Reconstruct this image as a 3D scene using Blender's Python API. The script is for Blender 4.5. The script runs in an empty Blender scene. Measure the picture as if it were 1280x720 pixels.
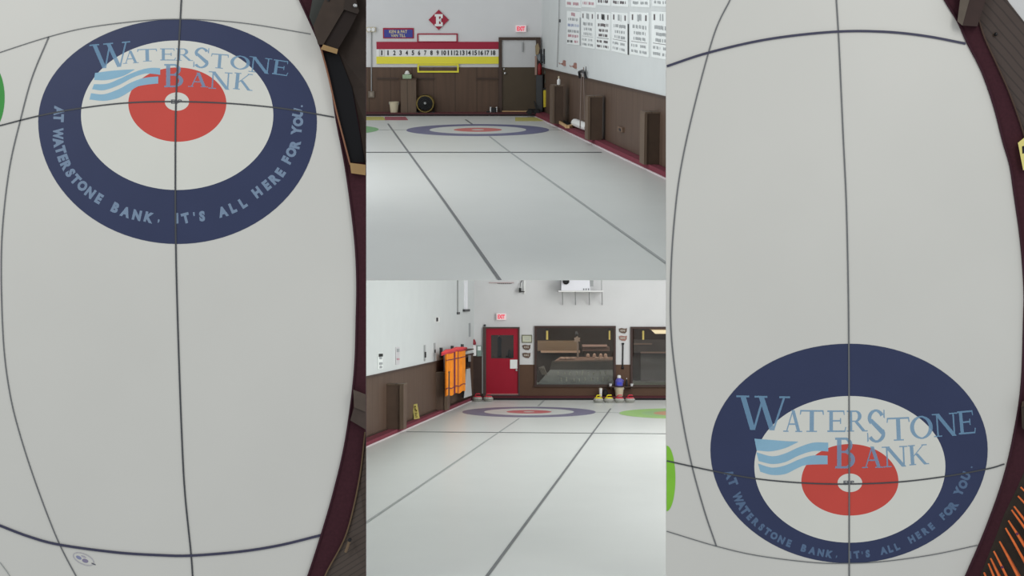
import bpy, math, random
from mathutils import Vector, Matrix
random.seed(7)
S = bpy.context.scene
COL = S.collection
# ------------------------------------------------------------------ camera, world, lights, exposure
EYE = 3.4                       # camera height in metres
F = 2000.0                      # focal length in pixels of a 1280 wide frame
cam = bpy.data.objects.new('camera', bpy.data.cameras.new('camera'))
COL.objects.link(cam)
cam.location = (0, 0, EYE)
cam.rotation_euler = (math.pi/2, 0, 0)
cam.data.sensor_width = 36.0
cam.data.lens = 36.0*F/1280
cam.data.clip_end = 400
S.camera = cam
w = bpy.data.worlds.new('hall_light'); S.world = w; w.use_nodes = True
w.node_tree.nodes['Background'].inputs[0].default_value = (0.93, 0.97, 1.0, 1)
w.node_tree.nodes['Background'].inputs[1].default_value = 0.60
S.view_settings.view_transform = 'Standard'
S.view_settings.look = 'None'
S.view_settings.exposure = 0.0
S.view_settings.gamma = 1.0
S.view_settings.use_curve_mapping = False

def area(name, loc, target, sx, sy, power, color=(1, 1, 1)):
    l = bpy.data.lights.new(name, 'AREA'); l.shape = 'RECTANGLE'
    l.size = sx; l.size_y = sy; l.energy = power; l.color = color
    o = bpy.data.objects.new(name, l); COL.objects.link(o)
    o.location = loc
    d = Vector(target) - Vector(loc)
    o.rotation_euler = d.to_track_quat('-Z', 'Y').to_euler()
    return o
# unseen area fills added out of view to brighten the halls and sheets
area('hall_fill_right', (14, 32, 7.5), (1, 36, 0.0), 6, 24, 1900, (1, 0.985, 0.96))
area('hall_fill_left', (-15, 30, 9.5), (0, 36, 3.5), 6, 24, 820, (0.95, 0.98, 1))
area('home_fill_right', (8.5, 34, 6.0), (-1.5, 47, 1.0), 4, 14, 780, (0.98, 0.99, 1))
area('home_fill_left', (-7.5, 27, 6.5), (2.0, 42, 0.0), 3, 12, 600, (0.98, 0.99, 1))
area('home_fill_near', (7.0, 23, 5.6), (-0.5, 24, 0.0), 2.5, 8, 420, (0.98, 0.99, 1))
area('lounge_fill', (1.5, 51.0, 2.2), (1.5, 51.6, 0.8), 4.5, 0.8, 44, (1, 0.9, 0.8))  # unseen fill added inside the lounge to brighten the window views
area('lounge_fill_right', (4.9, 51.0, 2.2), (4.9, 51.6, 0.8), 1.2, 0.8, 20, (1, 0.85, 0.7))  # second added fill, behind the right window
area('sheet_fill_left', (-7.5, 10, 9.0), (-3.8, 18, 3.4), 2.2, 5, 190, (1, 0.985, 0.94))
area('sheet_fill_right', (6.5, 10, 9.0), (3.6, 18, 3.4), 2.2, 5, 190, (1, 0.985, 0.94))

# ------------------------------------------------------------------ the four bays and their frames
TILT = math.atan(366/F)         # the far hall climbs towards its end wall
M_FAR = Matrix.Translation((0, 0, EYE)) @ Matrix.Rotation(TILT, 4, 'X') @ Matrix.Translation((0, 0, -EYE))
M_HOME = Matrix.Identity(4)
SHEET_Y = 18.0
M_SHEET = Matrix.Translation((0, SHEET_Y, EYE)) @ Matrix.Rotation(math.pi/2, 4, 'X')   # local z stands out of the ice

def raydir(px, py, M=M_HOME):
    d = Vector(((px-640)/F, 1, (360-py)/F))
    return M.to_3x3().inverted() @ d
O = Vector((0, 0, EYE))
class Bay:
    def __init__(s, M): s.M = M
    def floor(s, px, py, z=0.0):
        d = raydir(px, py, s.M); t = (z-EYE)/d.z; return O + d*t
    def at(s, px, py, Y):
        d = raydir(px, py, s.M); return O + d*(Y/d.y)
    def plane(s, px, py, p0, n):
        d = raydir(px, py, s.M); t = (p0-O).dot(n)/d.dot(n); return O + d*t
FAR = Bay(M_FAR); HOME = Bay(M_HOME)
def sp(px, py, h=0.0):
    """point standing h above the upright overhead sheets"""
    k = (SHEET_Y-h)/F
    return Vector(((px-640)*k, (360-py)*k, h))

# ------------------------------------------------------------------ materials
def lin(c):
    return tuple(((v/255)/12.92 if v/255 <= 0.04045 else ((v/255+0.055)/1.055)**2.4) for v in c) + (1,)
MATS = {}
def mat(name, rgb, rough=0.6, metal=0.0, noise=0.0, nscale=4.0, alpha=1.0, emit=0.0, spec=0.3, planks=0.0, bump=0.0, axis='X'):
    if name in MATS: return MATS[name]
    m = bpy.data.materials.new(name); m.use_nodes = True
    nt = m.node_tree; b = nt.nodes['Principled BSDF']
    c = lin(rgb)
    b.inputs['Base Color'].default_value = c
    b.inputs['Roughness'].default_value = rough
    b.inputs['Metallic'].default_value = metal
    b.inputs['Specular IOR Level'].default_value = spec
    b.inputs['Alpha'].default_value = alpha
    if emit:
        b.inputs['Emission Color'].default_value = c
        b.inputs['Emission Strength'].default_value = emit
    col = None
    if noise or planks or bump:
        tc = nt.nodes.new('ShaderNodeTexCoord')
        nz = nt.nodes.new('ShaderNodeTexNoise'); nz.inputs['Scale'].default_value = nscale
        nz.inputs['Detail'].default_value = 5
        src = tc.outputs['Object']
        if planks:
            mp = nt.nodes.new('ShaderNodeMapping'); nt.links.new(src, mp.inputs[0])
            mp.inputs['Scale'].default_value = (6, 6, 0.5)
            nt.links.new(mp.outputs[0], nz.inputs['Vector'])
        else: nt.links.new(src, nz.inputs['Vector'])
        mr = nt.nodes.new('ShaderNodeMapRange')
        mr.inputs[1].default_value = 0.3; mr.inputs[2].default_value = 0.7
        mr.inputs[3].default_value = 1-noise; mr.inputs[4].default_value = 1+noise
        nt.links.new(nz.outputs[0], mr.inputs[0])
        fac = mr.outputs[0]
        if planks:
            sep = nt.nodes.new('ShaderNodeSeparateXYZ'); nt.links.new(src, sep.inputs[0])
            md = nt.nodes.new('ShaderNodeMath'); md.operation = 'PINGPONG'; md.inputs[1].default_value = planks/2
            nt.links.new(sep.outputs[axis], md.inputs[0])
            g = nt.nodes.new('ShaderNodeMath'); g.operation = 'GREATER_THAN'; g.inputs[1].default_value = 0.013
            nt.links.new(md.outputs[0], g.inputs[0])
            a = nt.nodes.new('ShaderNodeMapRange'); a.inputs[3].default_value = 0.62; a.inputs[4].default_value = 1.0
            nt.links.new(g.outputs[0], a.inputs[0])
            mu = nt.nodes.new('ShaderNodeMath'); mu.operation = 'MULTIPLY'
            nt.links.new(fac, mu.inputs[0]); nt.links.new(a.outputs[0], mu.inputs[1]); fac = mu.outputs[0]
        mx = nt.nodes.new('ShaderNodeVectorMath'); mx.operation = 'SCALE'
        mx.inputs[0].default_value = c[:3]; nt.links.new(fac, mx.inputs['Scale'])
        nt.links.new(mx.outputs[0], b.inputs['Base Color'])
        if bump:
            bp = nt.nodes.new('ShaderNodeBump'); bp.inputs['Strength'].default_value = bump; bp.inputs['Distance'].default_value = 0.02
            nt.links.new(nz.outputs[0], bp.inputs['Height']); nt.links.new(bp.outputs[0], b.inputs['Normal'])
    MATS[name] = m
    return m
ICE = mat('ice', (214, 217, 213), 0.32, noise=0.018, nscale=0.8, spec=0.45)
ICE_OVER = mat('ice_overhead', (214, 213, 207), 0.38, noise=0.02, nscale=0.6, spec=0.35)
WALL = mat('white_painted_wall', (206, 206, 206), 0.7, noise=0.02, nscale=1.2)
WALL_SIDE = mat('white_metal_wall_panel', (202, 206, 205), 0.55, noise=0.02, nscale=2.0, planks=0.0)
WOOD = mat('brown_wainscot_boards', (84, 64, 50), 0.55, noise=0.12, nscale=1.6, planks=0.62)
WOODY = mat('brown_wainscot_boards_side', (86, 68, 56), 0.55, noise=0.12, nscale=1.6, planks=0.55, axis='Y')
PAINTB = mat('flat_brown_paint', (86, 62, 46), 0.6, noise=0.04)
TRIM = mat('dark_brown_trim', (66, 50, 42), 0.5, noise=0.06)
CAB = mat('brown_box_wood', (96, 80, 66), 0.6, noise=0.10, nscale=3, planks=0.9)
CABL = mat('brown_box_broad_side', (88, 70, 58), 0.6, noise=0.10, nscale=3)
CABS = mat('brown_box_side', (74, 58, 46), 0.6, noise=0.10, nscale=3)
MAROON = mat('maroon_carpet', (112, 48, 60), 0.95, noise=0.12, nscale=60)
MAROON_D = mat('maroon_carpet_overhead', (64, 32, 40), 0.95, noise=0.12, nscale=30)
MAROON_P = mat('maroon_paint', (152, 24, 52), 0.5, noise=0.02)
BLACK = mat('black_rubber', (20, 19, 20), 0.7, noise=0.1)
BLACKP = mat('black_plastic', (28, 28, 30), 0.4, noise=0.05)
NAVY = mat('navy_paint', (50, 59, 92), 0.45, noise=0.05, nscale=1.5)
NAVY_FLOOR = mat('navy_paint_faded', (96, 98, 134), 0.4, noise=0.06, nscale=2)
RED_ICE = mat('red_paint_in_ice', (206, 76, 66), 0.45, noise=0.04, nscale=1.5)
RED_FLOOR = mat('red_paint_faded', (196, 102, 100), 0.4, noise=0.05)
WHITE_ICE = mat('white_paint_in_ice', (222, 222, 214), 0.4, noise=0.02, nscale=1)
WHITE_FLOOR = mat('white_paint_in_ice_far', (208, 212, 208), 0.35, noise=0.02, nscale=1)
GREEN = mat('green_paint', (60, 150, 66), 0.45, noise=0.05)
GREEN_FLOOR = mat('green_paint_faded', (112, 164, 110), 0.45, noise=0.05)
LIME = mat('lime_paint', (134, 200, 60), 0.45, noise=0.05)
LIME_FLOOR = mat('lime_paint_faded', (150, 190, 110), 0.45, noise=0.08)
ORANGE_GLOW = mat('orange_ring_glow', (190, 140, 110), 0.45, noise=0.08)  # warm glow on the ice mixed into the red-tan ring colour
LINE = mat('grey_line_paint', (112, 114, 116), 0.5, noise=0.06)
LINE_D = mat('dark_line_paint', (74, 76, 80), 0.5, noise=0.06)
LINE_F = mat('faint_line_paint', (160, 163, 162), 0.5, noise=0.06)
HOG = mat('dark_blue_grey_line_paint', (66, 66, 88), 0.5, noise=0.06)
LETTER = mat('light_blue_lettering', (130, 172, 206), 0.5, noise=0.03, alpha=0.66)
SLOGAN = mat('pale_blue_slogan', (138, 160, 188), 0.5, noise=0.03, alpha=0.8)
SLOGAN_R = mat('pale_blue_slogan_worn', (112, 140, 176), 0.5, noise=0.05, alpha=0.62)
LOGOB = mat('sky_blue_wave_paint', (150, 196, 222), 0.5, noise=0.03, alpha=0.85)
YELLOW = mat('yellow_paint', (222, 212, 62), 0.5, noise=0.02)
YELLOWF = mat('yellow_mat', (176, 168, 96), 0.8, noise=0.05)
WHITE = mat('white_paint', (222, 222, 220), 0.5, noise=0.01)
CREAM = mat('cream_plastic', (196, 186, 160), 0.5, noise=0.03)
GREY = mat('grey_metal', (150, 152, 152), 0.4, metal=0.2, noise=0.03)
GREYD = mat('dark_grey_plastic', (62, 64, 66), 0.5, noise=0.05)
STEEL = mat('chrome_metal', (190, 190, 190), 0.25, metal=0.9, noise=0.02)
RED = mat('red_door_paint', (152, 8, 38), 0.4, noise=0.04)
REDP = mat('red_plastic', (196, 54, 70), 0.4, noise=0.04)
PINKRED = mat('exit_red', (232, 60, 84), 0.5, emit=0.35)
EXITW = mat('exit_sign_face', (236, 214, 216), 0.5, emit=0.12)
ORANGE = mat('orange_cloth', (238, 140, 34), 0.8, noise=0.10, nscale=8)
ORANGE_OVER = mat('orange_cloth_overhead', (232, 118, 60), 0.8, noise=0.14, nscale=12)  # redder orange for the cloth in the overhead view
PURPLE = mat('purple_stitch', (110, 50, 80), 0.8, noise=0.05)
PINEW = mat('pine_wood', (190, 156, 112), 0.6, noise=0.10, nscale=5)
INK = mat('black_ink', (26, 26, 28), 0.6, noise=0.02)
INKG = mat('grey_ink', (158, 162, 163), 0.6, noise=0.02)
INKR = mat('faded_red_ink', (186, 140, 148), 0.6, noise=0.02)
INKB = mat('faded_blue_ink', (148, 160, 188), 0.6, noise=0.02)
INKD = mat('worn_black_ink', (92, 84, 86), 0.6, noise=0.02)
PAPER = mat('banner_vinyl', (228, 232, 230), 0.5, noise=0.015)
GOLD = mat('gold_lettering', (206, 190, 140), 0.5, noise=0.02)
BLUE = mat('royal_blue_panel', (56, 60, 140), 0.5, noise=0.03)
GRANITE = mat('granite', (158, 158, 150), 0.45, noise=0.18, nscale=30)
YSTONE = mat('yellow_stone_cap', (220, 205, 40), 0.4, noise=0.04)
GREENW = mat('green_tissue_box', (150, 172, 140), 0.6, noise=0.12, nscale=20)
TAN = mat('tan_beam', (106, 86, 66), 0.6, noise=0.06)
LOUNGE = mat('dark_lounge_wall', (54, 38, 30), 0.7, noise=0.15, nscale=1.5)
LOUNGE_REFL = mat('rink_reflection_grey', (120, 122, 118), 0.8, noise=0.12, nscale=2.5)  # grey of the rink's reflection in the glass, painted onto lounge surfaces
LAMPY = mat('warm_lamp', (236, 206, 110), 0.5, emit=0.5)
LAMPW = mat('warm_ceiling_light', (255, 232, 190), 0.5, emit=1.1)
PURPLEJ = mat('purple_jug_plastic', (96, 92, 172), 0.35, noise=0.03)
PINKCL = mat('red_pink_cloth', (222, 76, 78), 0.8, noise=0.10, nscale=12)
BROWNRED = mat('red_brown_plaque', (152, 112, 102), 0.6, noise=0.1, nscale=20)

def glass_mat():
    m = bpy.data.materials.new('window_glass'); m.use_nodes = True
    nt = m.node_tree; nt.nodes.clear()
    out = nt.nodes.new('ShaderNodeOutputMaterial')
    tr = nt.nodes.new('ShaderNodeBsdfTransparent'); tr.inputs[0].default_value = (0.86, 0.88, 0.88, 1)
    gl = nt.nodes.new('ShaderNodeBsdfGlossy'); gl.inputs['Roughness'].default_value = 0.02
    mx = nt.nodes.new('ShaderNodeMixShader'); mx.inputs[0].default_value = 0.03
    nt.links.new(tr.outputs[0], mx.inputs[1]); nt.links.new(gl.outputs[0], mx.inputs[2])
    nt.links.new(mx.outputs[0], out.inputs[0]); return m
GLASS = glass_mat()

# ------------------------------------------------------------------ builders
class MB:
    """collects solid shapes; build() links them as one mesh object"""
    def __init__(s): s.v = []; s.f = []
    def add(s, vs, fs):
        o = len(s.v); s.v += [Vector(x) for x in vs]; s.f += [tuple(i+o for i in f) for f in fs]; return s
    def hexa(s, a, b):           # two matching rings of points joined into a solid
        n = len(a)
        fs = [tuple(range(n))[::-1], tuple(range(n, 2*n))]
        fs += [(i, (i+1) % n, n+(i+1) % n, n+i) for i in range(n)]
        return s.add(list(a)+list(b), fs)
    def box(s, x0, x1, y0, y1, z0, z1):
        a = [(x0, y0, z0), (x1, y0, z0), (x1, y1, z0), (x0, y1, z0)]
        return s.hexa(a, [(p[0], p[1], z1) for p in a])
    def extr(s, pts, vec):
        vec = Vector(vec); pts = [Vector(p) for p in pts]
        return s.hexa(pts, [p+vec for p in pts])
    def ring_loft(s, A, B, vec):   # closed band between two outlines, given a thickness
        vec = Vector(vec); n = len(A)
        vs = [Vector(p) for p in A]+[Vector(p) for p in B]+[Vector(p)+vec for p in A]+[Vector(p)+vec for p in B]
        fs = []
        for i in range(n):
            j = (i+1) % n
            fs += [(2*n+i, 2*n+j, 3*n+j, 3*n+i), (i, n+i, n+j, j), (i, j, 2*n+j, 2*n+i), (n+i, 3*n+i, 3*n+j, n+j)]
        return s.add(vs, fs)
    def tube(s, pts, r, n=8):
        pts = [Vector(p) for p in pts]
        rs = r if isinstance(r, (list, tuple)) else [r]*len(pts)
        rings = []
        for i, p in enumerate(pts):
            d = (pts[min(i+1, len(pts)-1)]-pts[max(i-1, 0)]).normalized()
            u = d.cross(Vector((0, 0, 1)))
            if u.length < 0.1: u = d.cross(Vector((0, 1, 0)))
            u.normalize(); v = d.cross(u)
            rings.append([p+(u*math.cos(t)+v*math.sin(t))*rs[i] for t in [2*math.pi*k/n for k in range(n)]])
        o = len(s.v)
        for rg in rings: s.v += rg
        for i in range(len(pts)-1):
            for k in range(n):
                s.f.append((o+i*n+k, o+i*n+(k+1) % n, o+(i+1)*n+(k+1) % n, o+(i+1)*n+k))
        s.f.append(tuple(o+k for k in range(n))[::-1]); s.f.append(tuple(o+(len(pts)-1)*n+k for k in range(n)))
        return s
    def lathe(s, c, prof, n=24, axis='Z'):
        c = Vector(c); o = len(s.v)
        for r, h in prof:
            for k in range(n):
                t = 2*math.pi*k/n
                q = (r*math.cos(t), r*math.sin(t), h)
                if axis == 'Y': q = (q[0], -q[2], q[1])
                s.v.append(c+Vector(q))
        for i in range(len(prof)-1):
            for k in range(n):
                s.f.append((o+i*n+k, o+i*n+(k+1) % n, o+(i+1)*n+(k+1) % n, o+(i+1)*n+k))
        s.f.append(tuple(o+k for k in range(n))[::-1]); s.f.append(tuple(o+(len(prof)-1)*n+k for k in range(n)))
        return s
    def build(s, name, m, root=None, base=None, M=None, smooth=False, sub=None):
        """root: Empty of the thing (its base point is root['_b']); otherwise a top-level mesh"""
        if root is not None: b = BASES[root.name]
        else:
            b = Vector(base) if base is not None else sum(s.v, Vector())/len(s.v)
        me = bpy.data.meshes.new(name)
        me.from_pydata([v-b for v in s.v], [], s.f); me.update()
        import bmesh
        bm = bmesh.new(); bm.from_mesh(me); bmesh.ops.recalc_face_normals(bm, faces=bm.faces); bm.to_mesh(me); bm.free()
        if smooth:
            for p in me.polygons: p.use_smooth = True
        me.materials.append(m)
        o = bpy.data.objects.new(name, me); COL.objects.link(o)
        if root is not None:
            o.parent = sub if sub is not None else root
            BASES[o.name] = b
        else:
            o.matrix_world = (M if M is not None else M_HOME) @ Matrix.Translation(b)
            BASES[o.name] = b
        return o
BASES = {}
def tag(o, label, cat, group=None):
    o['label'] = label; o['category'] = cat
    if group: o['group'] = group
    return o
def struct(o): o['kind'] = 'structure'; return o
def thing(name, base, M, label, cat, group=None):
    o = bpy.data.objects.new(name, None); COL.objects.link(o); o.empty_display_size = 0.1
    o.matrix_world = M @ Matrix.Translation(Vector(base)); BASES[o.name] = Vector(base)
    return tag(o, label, cat, group)
def smoothline(pts, n=8):
    pts = [Vector((p[0], p[1], 0)) for p in pts]
    if len(pts) == 2: return [(pts[0].lerp(pts[1], t/4).x, pts[0].lerp(pts[1], t/4).y) for t in range(5)]
    out = []
    P = [pts[0]*2-pts[1]]+pts+[pts[-1]*2-pts[-2]]
    for i in range(1, len(P)-2):
        for k in range(n):
            t = k/n
            a, b, c, d = P[i-1], P[i], P[i+1], P[i+2]
            q = 0.5*((2*b)+(c-a)*t+(2*a-5*b+4*c-d)*t*t+(3*b-a-3*c+d)*t**3)
            out.append((q.x, q.y))
    out.append((pts[-1].x, pts[-1].y))
    return out
def ribbon(mb, P, wd, up, th):
    """a painted line of real width wd through the 3-D points P"""
    up = Vector(up); P = [Vector(p) for p in P]
    L, R = [], []
    for i, p in enumerate(P):
        d = (P[min(i+1, len(P)-1)]-P[max(i-1, 0)]).normalized(); s = d.cross(up).normalized()*wd/2
        L.append(p+s); R.append(p-s)
    n = len(P)
    vs = L+R+[p+up*th for p in L]+[p+up*th for p in R]; fs = []
    for i in range(n-1):
        fs += [(2*n+i, 2*n+i+1, 3*n+i+1, 3*n+i), (i, n+i, n+i+1, i+1), (i, i+1, 2*n+i+1, 2*n+i), (n+i, 3*n+i, 3*n+i+1, n+i+1)]
    fs += [(0, 2*n, 3*n, n), (n-1, 2*n-1, 4*n-1, 3*n-1)]
    return mb.add(vs, fs)
# text from the built-in font, normalised to a 0..1 box
_tc = {}
def glyph(ch, bold=0.0):
    if (ch, bold) in _tc: return _tc[(ch, bold)]
    cu = bpy.data.curves.new('t', 'FONT'); cu.body = ch; cu.offset = bold; cu.resolution_u = 3
    o = bpy.data.objects.new('t', cu); COL.objects.link(o)
    bpy.context.view_layer.update()
    dg = bpy.context.evaluated_depsgraph_get()
    me = o.evaluated_get(dg).to_mesh()
    vs = [v.co.copy() for v in me.vertices]; fs = [tuple(p.vertices) for p in me.polygons]
    o.evaluated_get(dg).to_mesh_clear()
    bpy.data.objects.remove(o); bpy.data.curves.remove(cu)
    x0 = min(v.x for v in vs); x1 = max(v.x for v in vs); y0 = min(v.y for v in vs); y1 = max(v.y for v in vs)
    r = ([((v.x-x0)/(x1-x0), (v.y-y0)/(y1-y0)) for v in vs], fs, (x1-x0)/(y1-y0))
    _tc[(ch, bold)] = r; return r
def put_text(mb, txt, fn, bold=0.02):
    """fn maps (u,v) of the text's 0..1 box to a 3-D point"""
    g = glyph(txt, bold); mb.add([fn(u, v) for u, v in g[0]], g[1])

# ================================================================== THE FAR HALL (top middle view)
YF = 46.35                       # end wall
CE = 45.9                        # end of the ice
f0 = FAR.floor
def flat(bay, name, poly, z, th, m):
    mb = MB(); mb.extr([bay.floor(x, y, z) for x, y in poly], (0, 0, th)); return mb.build(name, m, M=bay.M)
nearL = f0(430, 350); nearR = f0(862, 350)
mb = MB(); yn = nearL.y
mb.extr([(nearL.x, yn, 0), (nearR.x, yn, 0), (5.6, CE, 0), (-5.3, CE, 0)], (0, 0, -0.004))
# keep the near edge thin and the far part solid
struct(mb.build('floor', ICE, M=M_FAR))
# end wall with an opening for the door
def wall_rect(bay, px0, px1, py0, py1, Y, th, m, name=None, root=None, M=None):
    a = bay.at(px0, py1, Y); b = bay.at(px1, py0, Y)
    mb = MB(); mb.box(a.x, b.x, Y-th, Y, a.z, b.z)
    return mb
def fr(px0, px1, py0, py1, off=0.0, th=0.03, bay=FAR, Y=YF):
    """a board mounted on an end wall, 'off' metres in front of it"""
    yy = Y-off
    a = bay.at(px0, py1, yy-th); b = bay.at(px1, py0, yy-th)
    return MB().box(a.x, b.x, yy-th, yy, a.z, b.z)
cornerF = FAR.at(677, 84, YF)
wl = FAR.at(418, 84, YF).x; wr = FAR.at(720, 84, YF).x
ztop = FAR.at(600, -45, YF).z; zw = FAR.at(600, 84, YF).z
struct(MB().box(wl, wr, YF, YF+0.2, zw, ztop).build('wall_back', WALL, M=M_FAR))
struct(MB().box(wl, wr, YF-0.03, YF+0.2, 0, zw).build('wall_back_wainscot', WOOD, M=M_FAR))
# ledge under the end wall
lg = MB().box(wl, wr, CE, YF-0.03, 0.0, 0.09)
struct(lg.build('trim_1', mat('maroon_ledge_paint', (92, 50, 52), 0.7, noise=0.08), M=M_FAR))
struct(MB().box(wl, FAR.at(668, 145, CE).x, CE-0.02, CE, 0.0, 0.06).build('trim_2', mat('black_kick_board', (44, 32, 34), 0.7, noise=0.1), M=M_FAR))
ZW = 0.12
# side wall (right)
pA = f0(677, 141, 0.0); pA = FAR.at(677, 141, YF); pA.z = 0
pB = f0(833, 209.7, ZW); pB.z = 0
dW = (pB-pA).normalized(); pE = pA+dW*26; nW = Vector((dW.y, -dW.x, 0)).normalized()
if nW.x > 0: nW = -nW           # towards the ice
def wp(px, py): return FAR.plane(px, py, pA, nW)
zA = wp(677, 84.6).z; zB = wp(833, 121.7).z; lenB = (wp(833, 121.7)-pA).dot(dW)
zE = zA+(zB-zA)*26/lenB
pS = pA-dW*0.5
struct(MB().extr([pA, pE, pE+Vector((0, 0, zE)), pA+Vector((0, 0, zA))], -nW*0.15).build('wall_right_wainscot', WOODY, M=M_FAR))
struct(MB().extr([pA+Vector((0, 0, zA)), pE+Vector((0, 0, zE)), pE+Vector((0, 0, 7)), pA+Vector((0, 0, 7))], -nW*0.12-nW*0.0).build('wall_right', WALL_SIDE, M=M_FAR))
# cap moulding on wainscot and baseboard
mb = MB(); mb.extr([pA+Vector((0, 0, zA-.03)), pE+Vector((0, 0, zE-.03)), pE+Vector((0, 0, zE+.02)), pA+Vector((0, 0, zA+.02))], nW*0.03)
struct(mb.build('trim_3', TRIM, M=M_FAR))
struct(MB().extr([pA, pE, pE+Vector((0, 0, .12)), pA+Vector((0, 0, .12))], nW*0.02).build('baseboard_right', TRIM, M=M_FAR))
# maroon carpet walk along the side and a white kerb
e1 = f0(668.8, 146, .0); e2 = f0(833, 223.8, .0); de = (e2-e1).normalized(); e3 = e1+de*26
struct(MB().extr([e1, e3, pE+dW*0.3, pA], (0, 0, ZW)).build('trim_4', MAROON, M=M_FAR))
mb = MB(); ribbon(mb, [e1+nW*.012, e2+nW*.012, e3+nW*.012], 0.022, (0, 0, 1), 0.022)
struct(mb.build('trim_5', mat('white_kerb', (196, 184, 186), 0.6, noise=0.02), M=M_FAR))

def floor_line(bay, pts, wd, m, label, z=0.006, name='painted_line', group=None):
    mb = MB(); P = [bay.floor(x, y, z) for x, y in smoothline(pts, 4)]
    ribbon(mb, P, wd, (0, 0, 1), 0.003)
    return tag(mb.build(name, m, M=bay.M), label, 'ice marking', group)
floor_line(FAR, [(485, 154.6), (511.3, 191), (557, 254), (624.8, 350)], 0.044, LINE, 'darker painted line running down the ice on the left of the upper middle view', name='sheet_divider_line')
floor_line(FAR, [(612, 170.5), (645, 195.5), (715.5, 245.5), (836, 331)], 0.042, mat('pale_grey_line', (162, 166, 165), 0.5, noise=0.05), 'thin grey line running from the small house to the lower right, upper middle view', name='centre_line')
floor_line(FAR, [(582, 149.5), (590, 155)], 0.05, LINE, 'short stub of line behind the house, upper middle view', name='centre_line')
floor_line(FAR, [(425, 190.3), (752, 190.3)], 0.10, LINE_D, 'dark hog line crossing the ice in the upper middle view', name='hog_line')
floor_line(FAR, [(474, 162.3), (509, 162.3)], 0.05, LINE_F, 'faint tee line between green and blue houses, upper middle view', name='tee_line')
floor_line(FAR, [(687, 162.3), (706, 162.3)], 0.05, LINE_F, 'faint tee line to the right of the blue house, upper middle view', name='tee_line')

def house(bay, px, py, radii, mats, names, label, z=0.002, group=None):
    c = bay.floor(px, py, 0)
    t = thing('curling_house', c, bay.M, label, 'target rings', group)
    N = 64
    for i, (r, m, nm) in enumerate(zip(radii, mats, names)):
        r2 = radii[i+1] if i+1 < len(radii) else 0.0
        A = [c+Vector((r*math.cos(2*math.pi*k/N), r*math.sin(2*math.pi*k/N), z)) for k in range(N)]
        mb = MB()
        if r2: mb.ring_loft(A, [c+Vector((r2*math.cos(2*math.pi*k/N), r2*math.sin(2*math.pi*k/N), z)) for k in range(N)], (0, 0, 0.003))
        else: mb.extr(A, (0, 0, 0.003))
        mb.build(nm, m, t)
    return t
RN = ['outer_ring', 'white_ring', 'red_ring', 'button']
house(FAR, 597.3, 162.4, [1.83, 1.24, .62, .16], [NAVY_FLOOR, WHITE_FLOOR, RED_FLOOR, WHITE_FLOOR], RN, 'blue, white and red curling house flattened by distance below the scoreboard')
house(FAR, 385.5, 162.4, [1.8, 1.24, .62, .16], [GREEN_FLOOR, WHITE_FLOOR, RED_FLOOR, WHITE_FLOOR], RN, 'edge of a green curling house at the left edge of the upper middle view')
def floor_mat(px0, px1, py0, py1, m, label):
    o = flat(FAR, 'floor_mat', [(px0, py1), (px1+3, py1), (px1, py0), (px0, py0)], 0.002, 0.01, m)
    tag(o, label, 'mat'); return o
floor_mat(452, 479, 146.3, 150.2, YELLOWF, 'yellow strip on the ice at the far left by the end wall ledge')
floor_mat(481, 507, 146.3, 150.2, mat('maroon_mat', (150, 84, 92), .8, noise=.05), 'maroon strip on the ice in front of the cream bucket')
floor_mat(644, 680, 147, 151.4, YELLOWF, 'yellow strip on the ice below the brown door')

# ---- scoreboard
def fpt(px, py, off=0.0): return FAR.at(px, py, YF-off)
t = thing('scoreboard', fpt(547, 80), M_FAR, 'long red, white and yellow scoreboard numbered 1 to 18 on the end wall', 'scoreboard')
fr(470.6, 623.3, 52.3, 61.5, 0, .05).build('red_panel', MAROON_P, t)
fr(470.6, 623.3, 61.5, 70.7, 0, .045).build('number_panel', WHITE, t)
fr(470.6, 623.3, 70.7, 79.8, 0, .05).build('yellow_panel', YELLOW, t)
def frame4(px0, px1, py0, py1, tpx, off, th):
    mb = MB()
    for a, b, c, d in ((px0, px1, py0, py0+tpx), (px0, px1, py1-tpx, py1), (px0, px0+tpx, py0+tpx, py1-tpx), (px1-tpx, px1, py0+tpx, py1-tpx)):
        q = fr(a, b, c, d, off, th); mb.add(q.v, q.f)
    return mb
frame4(521.4, 572, 41.8, 53.2, 1.5, 0, .05).build('red_name_frame', MAROON_P, t)
fr(522.9, 570.5, 43.3, 51.7, 0, .02).build('white_name_plate', WHITE, t)
frame4(521.7, 573.4, 80.2, 90.6, 1.9, .031, .05).build('yellow_name_frame', YELLOW, t)
labs = ['1', '1']+[str(i) for i in range(2, 19)]
xs = [477.2, 485]+[493+7.72*i for i in range(17)]
for tx, xc in zip(labs, xs):
    wpx = 2.6 if tx == '1' and xc > 480 else (3.0 if len(tx) == 1 else 5.6)
    if tx == '1': wpx = 1.6
    mb = MB(); put_text(mb, tx, lambda u, v: fpt(xc-wpx/2+u*wpx, 69.0-v*6.0, .052), 0.035)
    mb.build('number', INK, t)
c = frame4(474.0, 480.4, 61.8, 70.4, .5, .046, .012); c.build('number_card', mat('grey_card', (196, 192, 190), .6), t)

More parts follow.
